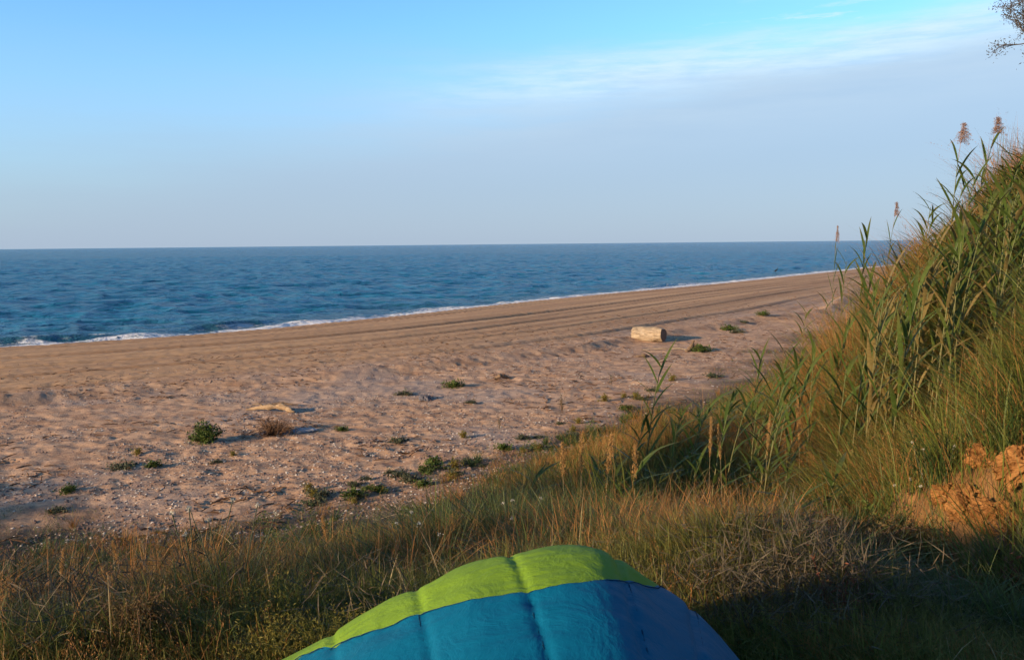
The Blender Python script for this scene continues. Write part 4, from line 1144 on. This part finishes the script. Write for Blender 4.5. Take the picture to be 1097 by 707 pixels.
for i, (x, y, r_, lab) in enumerate(CL):
    o = link('clay_clod', rock('clay_clod', r_, 40 + i, M['clod'], .7, .6)); p = place(x, y)
    o.location = (p[0], p[1], p[2] + r_ * .15); o.rotation_euler = (.3 * i, .2, i * 1.9); tag(o, lab, 'clod')

# fallen stalks in the foreground
def stalk(x0_, y0_, x1_, y1_, lab, r_=.004, lift=.12):
    a = np.array(place(x0_, y0_)); b = np.array(place(x1_, y1_))
    t = np.linspace(0, 1, 10)[:, None]
    P_ = a * (1 - t) + b * t
    gz = ground_full(P_[:, 0], P_[:, 1])[0]
    P_[:, 2] = np.maximum(gz + .03, np.maximum(P_[:, 2], gz) + lift * np.sin(t[:, 0] * 2.4))
    mb = MB(); mb.tube(P_, np.linspace(r_, r_ * .4, 10), 5, .7)
    root = mb.obj('dry_stalk', M['straw']); tag(root, lab, 'stalk')
stalk(845, 700, 862, 668, 'short pale dry stalk leaning at the bottom edge right of the sleeping bag', .003)
stalk(290, 640, 225, 580, 'long pale dry stalk arching through the grass at lower left', .004, .16)
stalk(190, 600, 240, 575, 'pale dry stalk lying across the dark grass at left', .003)
stalk(400, 560, 455, 570, 'pale straw stalk lying flat above the left end of the sleeping bag', .003)
stalk(840, 600, 960, 515, 'long thin dry stalk slanting across the hollow on the right', .0035, .2)

# ------------------------------------------------------------------ bird in the shallows
pt = sea_hit(831, 293.5, 0)
bm = MB()
t = np.linspace(0, 1, 9)
br = empty('seabird', (float(pt[0]), float(pt[1]), 0.0), R(20), 1.9); tag(br, 'tiny dark bird standing in the shallows far along the shore', 'bird')
bm.tube(np.stack([.22 * (t - .5), 0 * t, .20 + .10 * t], 1), .06 * np.sin(np.pi * np.clip(t * .9 + .05, 0, 1)) + .004, 8, .2, cap=True)
bm.tube([(.08, 0, .27), (.12, 0, .34), (.13, 0, .40), (.16, 0, .42), (.19, 0, .42)], [.035, .025, .026, .028, .012], 8, .2, cap=True)
bm.tube([(.19, 0, .42), (.25, 0, .41)], [.008, .002], 5, .2)
bm.tube([(-.08, 0, .22), (-.2, 0, .15)], [.03, .012], 6, .2, cap=True)
for s_ in (-.025, .025): bm.tube([(0, s_, .22), (.01, s_, .10), (0, s_, -.10)], .006, 5, .2)
bm.obj('body', M['feather'], br)

# ------------------------------------------------------------------ trees
def grow(mb, tips, p, d, L_, r_, lev, maxlev, spread, upb, nrm=3):
    n_ = 6; pts = [p]; dd_ = d.copy()
    for i in range(n_):
        dd_ = dd_ + rng.normal(0, .13, 3) + np.array([0, 0, upb]); dd_ /= np.linalg.norm(dd_)
        pts.append(pts[-1] + dd_ * L_ / n_)
    mb.tube(pts, np.linspace(r_, r_ * .6, n_ + 1), 7 if lev < 2 else 4, rng.uniform(0, 1))
    if lev >= maxlev: tips.append(np.array(pts)); return
    for k in range(nrm):
        i = rng.integers(2, n_ + 1)
        a = rng.normal(0, 1, 3); a -= a @ dd_ * dd_; a /= np.linalg.norm(a)
        nd = dd_ + a * spread; nd /= np.linalg.norm(nd)
        grow(mb, tips, pts[i], nd, L_ * rng.uniform(.55, .8), r_ * .5, lev + 1, maxlev, spread, upb, nrm)

def tree(name, x, y, h, seed, leafm, barkm, label, nleaf=26, lsz=.07, spread=.8, maxlev=4, lean=(0, 0), mult=4, ratio=.45, cl=.12):
    global rng
    keep_ = rng; rng = np.random.default_rng(seed)
    root = empty(name, (x, y, G(x, y) - .05)); tag(root, label, 'tree')
    mb = MB(); tips = []
    d0 = np.array([lean[0], lean[1], 1.0]); d0 /= np.linalg.norm(d0)
    grow(mb, tips, np.zeros(3), d0, h * .42, h * .028, 0, maxlev, spread, .03, mult)
    mb.obj('trunk', barkm, root)
    T_ = np.concatenate([t_[1:] for t_ in tips]); C = np.repeat(T_, nleaf, 0) + rng.normal(0, cl, (len(T_) * nleaf, 3))
    lf = MB(); lf.leaves(C, lsz * rng.uniform(.6, 1.3, len(C)), np.clip(rng.normal(.5, .25, len(C)), 0, 1), ratio)
    lf.obj('crown', leafm, root, smooth=False)
    rng = keep_
    return root
# thicket behind and left of the camp, out of the picture: it shades the near slope
tree('tree', -6.9, -1.4, 2.1, 81, M['bush'], M['bark'], 'leafy low tree behind the camp on the left, out of the picture', 3, .10, .9, 4)
tree('tree', -9.6, .4, 3.0, 82, M['bush'], M['bark'], 'leafy low tree nearest the beach on the left, out of the picture', 8, .10, .9, 4)
tree('tree', -16.5, 4.2, 3.4, 84, M['bush'], M['bark'], 'leafy low tree at the foot of the bank far left, out of the picture', 8, .10, .9, 4)
# tamarisk above the bank on the right, its twigs reach into the corner
tree('tamarisk', 6.75, 9.8, 4.1, 91, M['tamarisk'], M['bark'], 'fine twigged dark tamarisk whose branch tips hang into the top right corner', 7, .030, .7, 5, (-.12, 0), 4, .3, .035)


# ------------------------------------------------------------------ camera object and render settings
cam = bpy.data.cameras.new('camera'); co = bpy.data.objects.new('camera', cam); COL.objects.link(co)
cam.sensor_width = 36; cam.lens = F / 1097 * 36; cam.clip_start = .05; cam.clip_end = 60000
mw = Matrix.Identity(4)
for i in range(3):
    mw[i][0] = rt[i]; mw[i][1] = up[i]; mw[i][2] = -fw[i]; mw[i][3] = CAM[i]
co.matrix_world = mw
scene.camera = co
scene.view_settings.view_transform = 'Standard'; scene.view_settings.look = 'None'
scene.view_settings.exposure = .74; scene.view_settings.gamma = 1; scene.view_settings.use_curve_mapping = False
scene.cycles.use_denoising = True
scene.cycles.max_bounces = 6; scene.cycles.diffuse_bounces = 3; scene.cycles.glossy_bounces = 2; scene.cycles.transmission_bounces = 3
scene.cycles.use_adaptive_sampling = True; scene.cycles.adaptive_threshold = .02
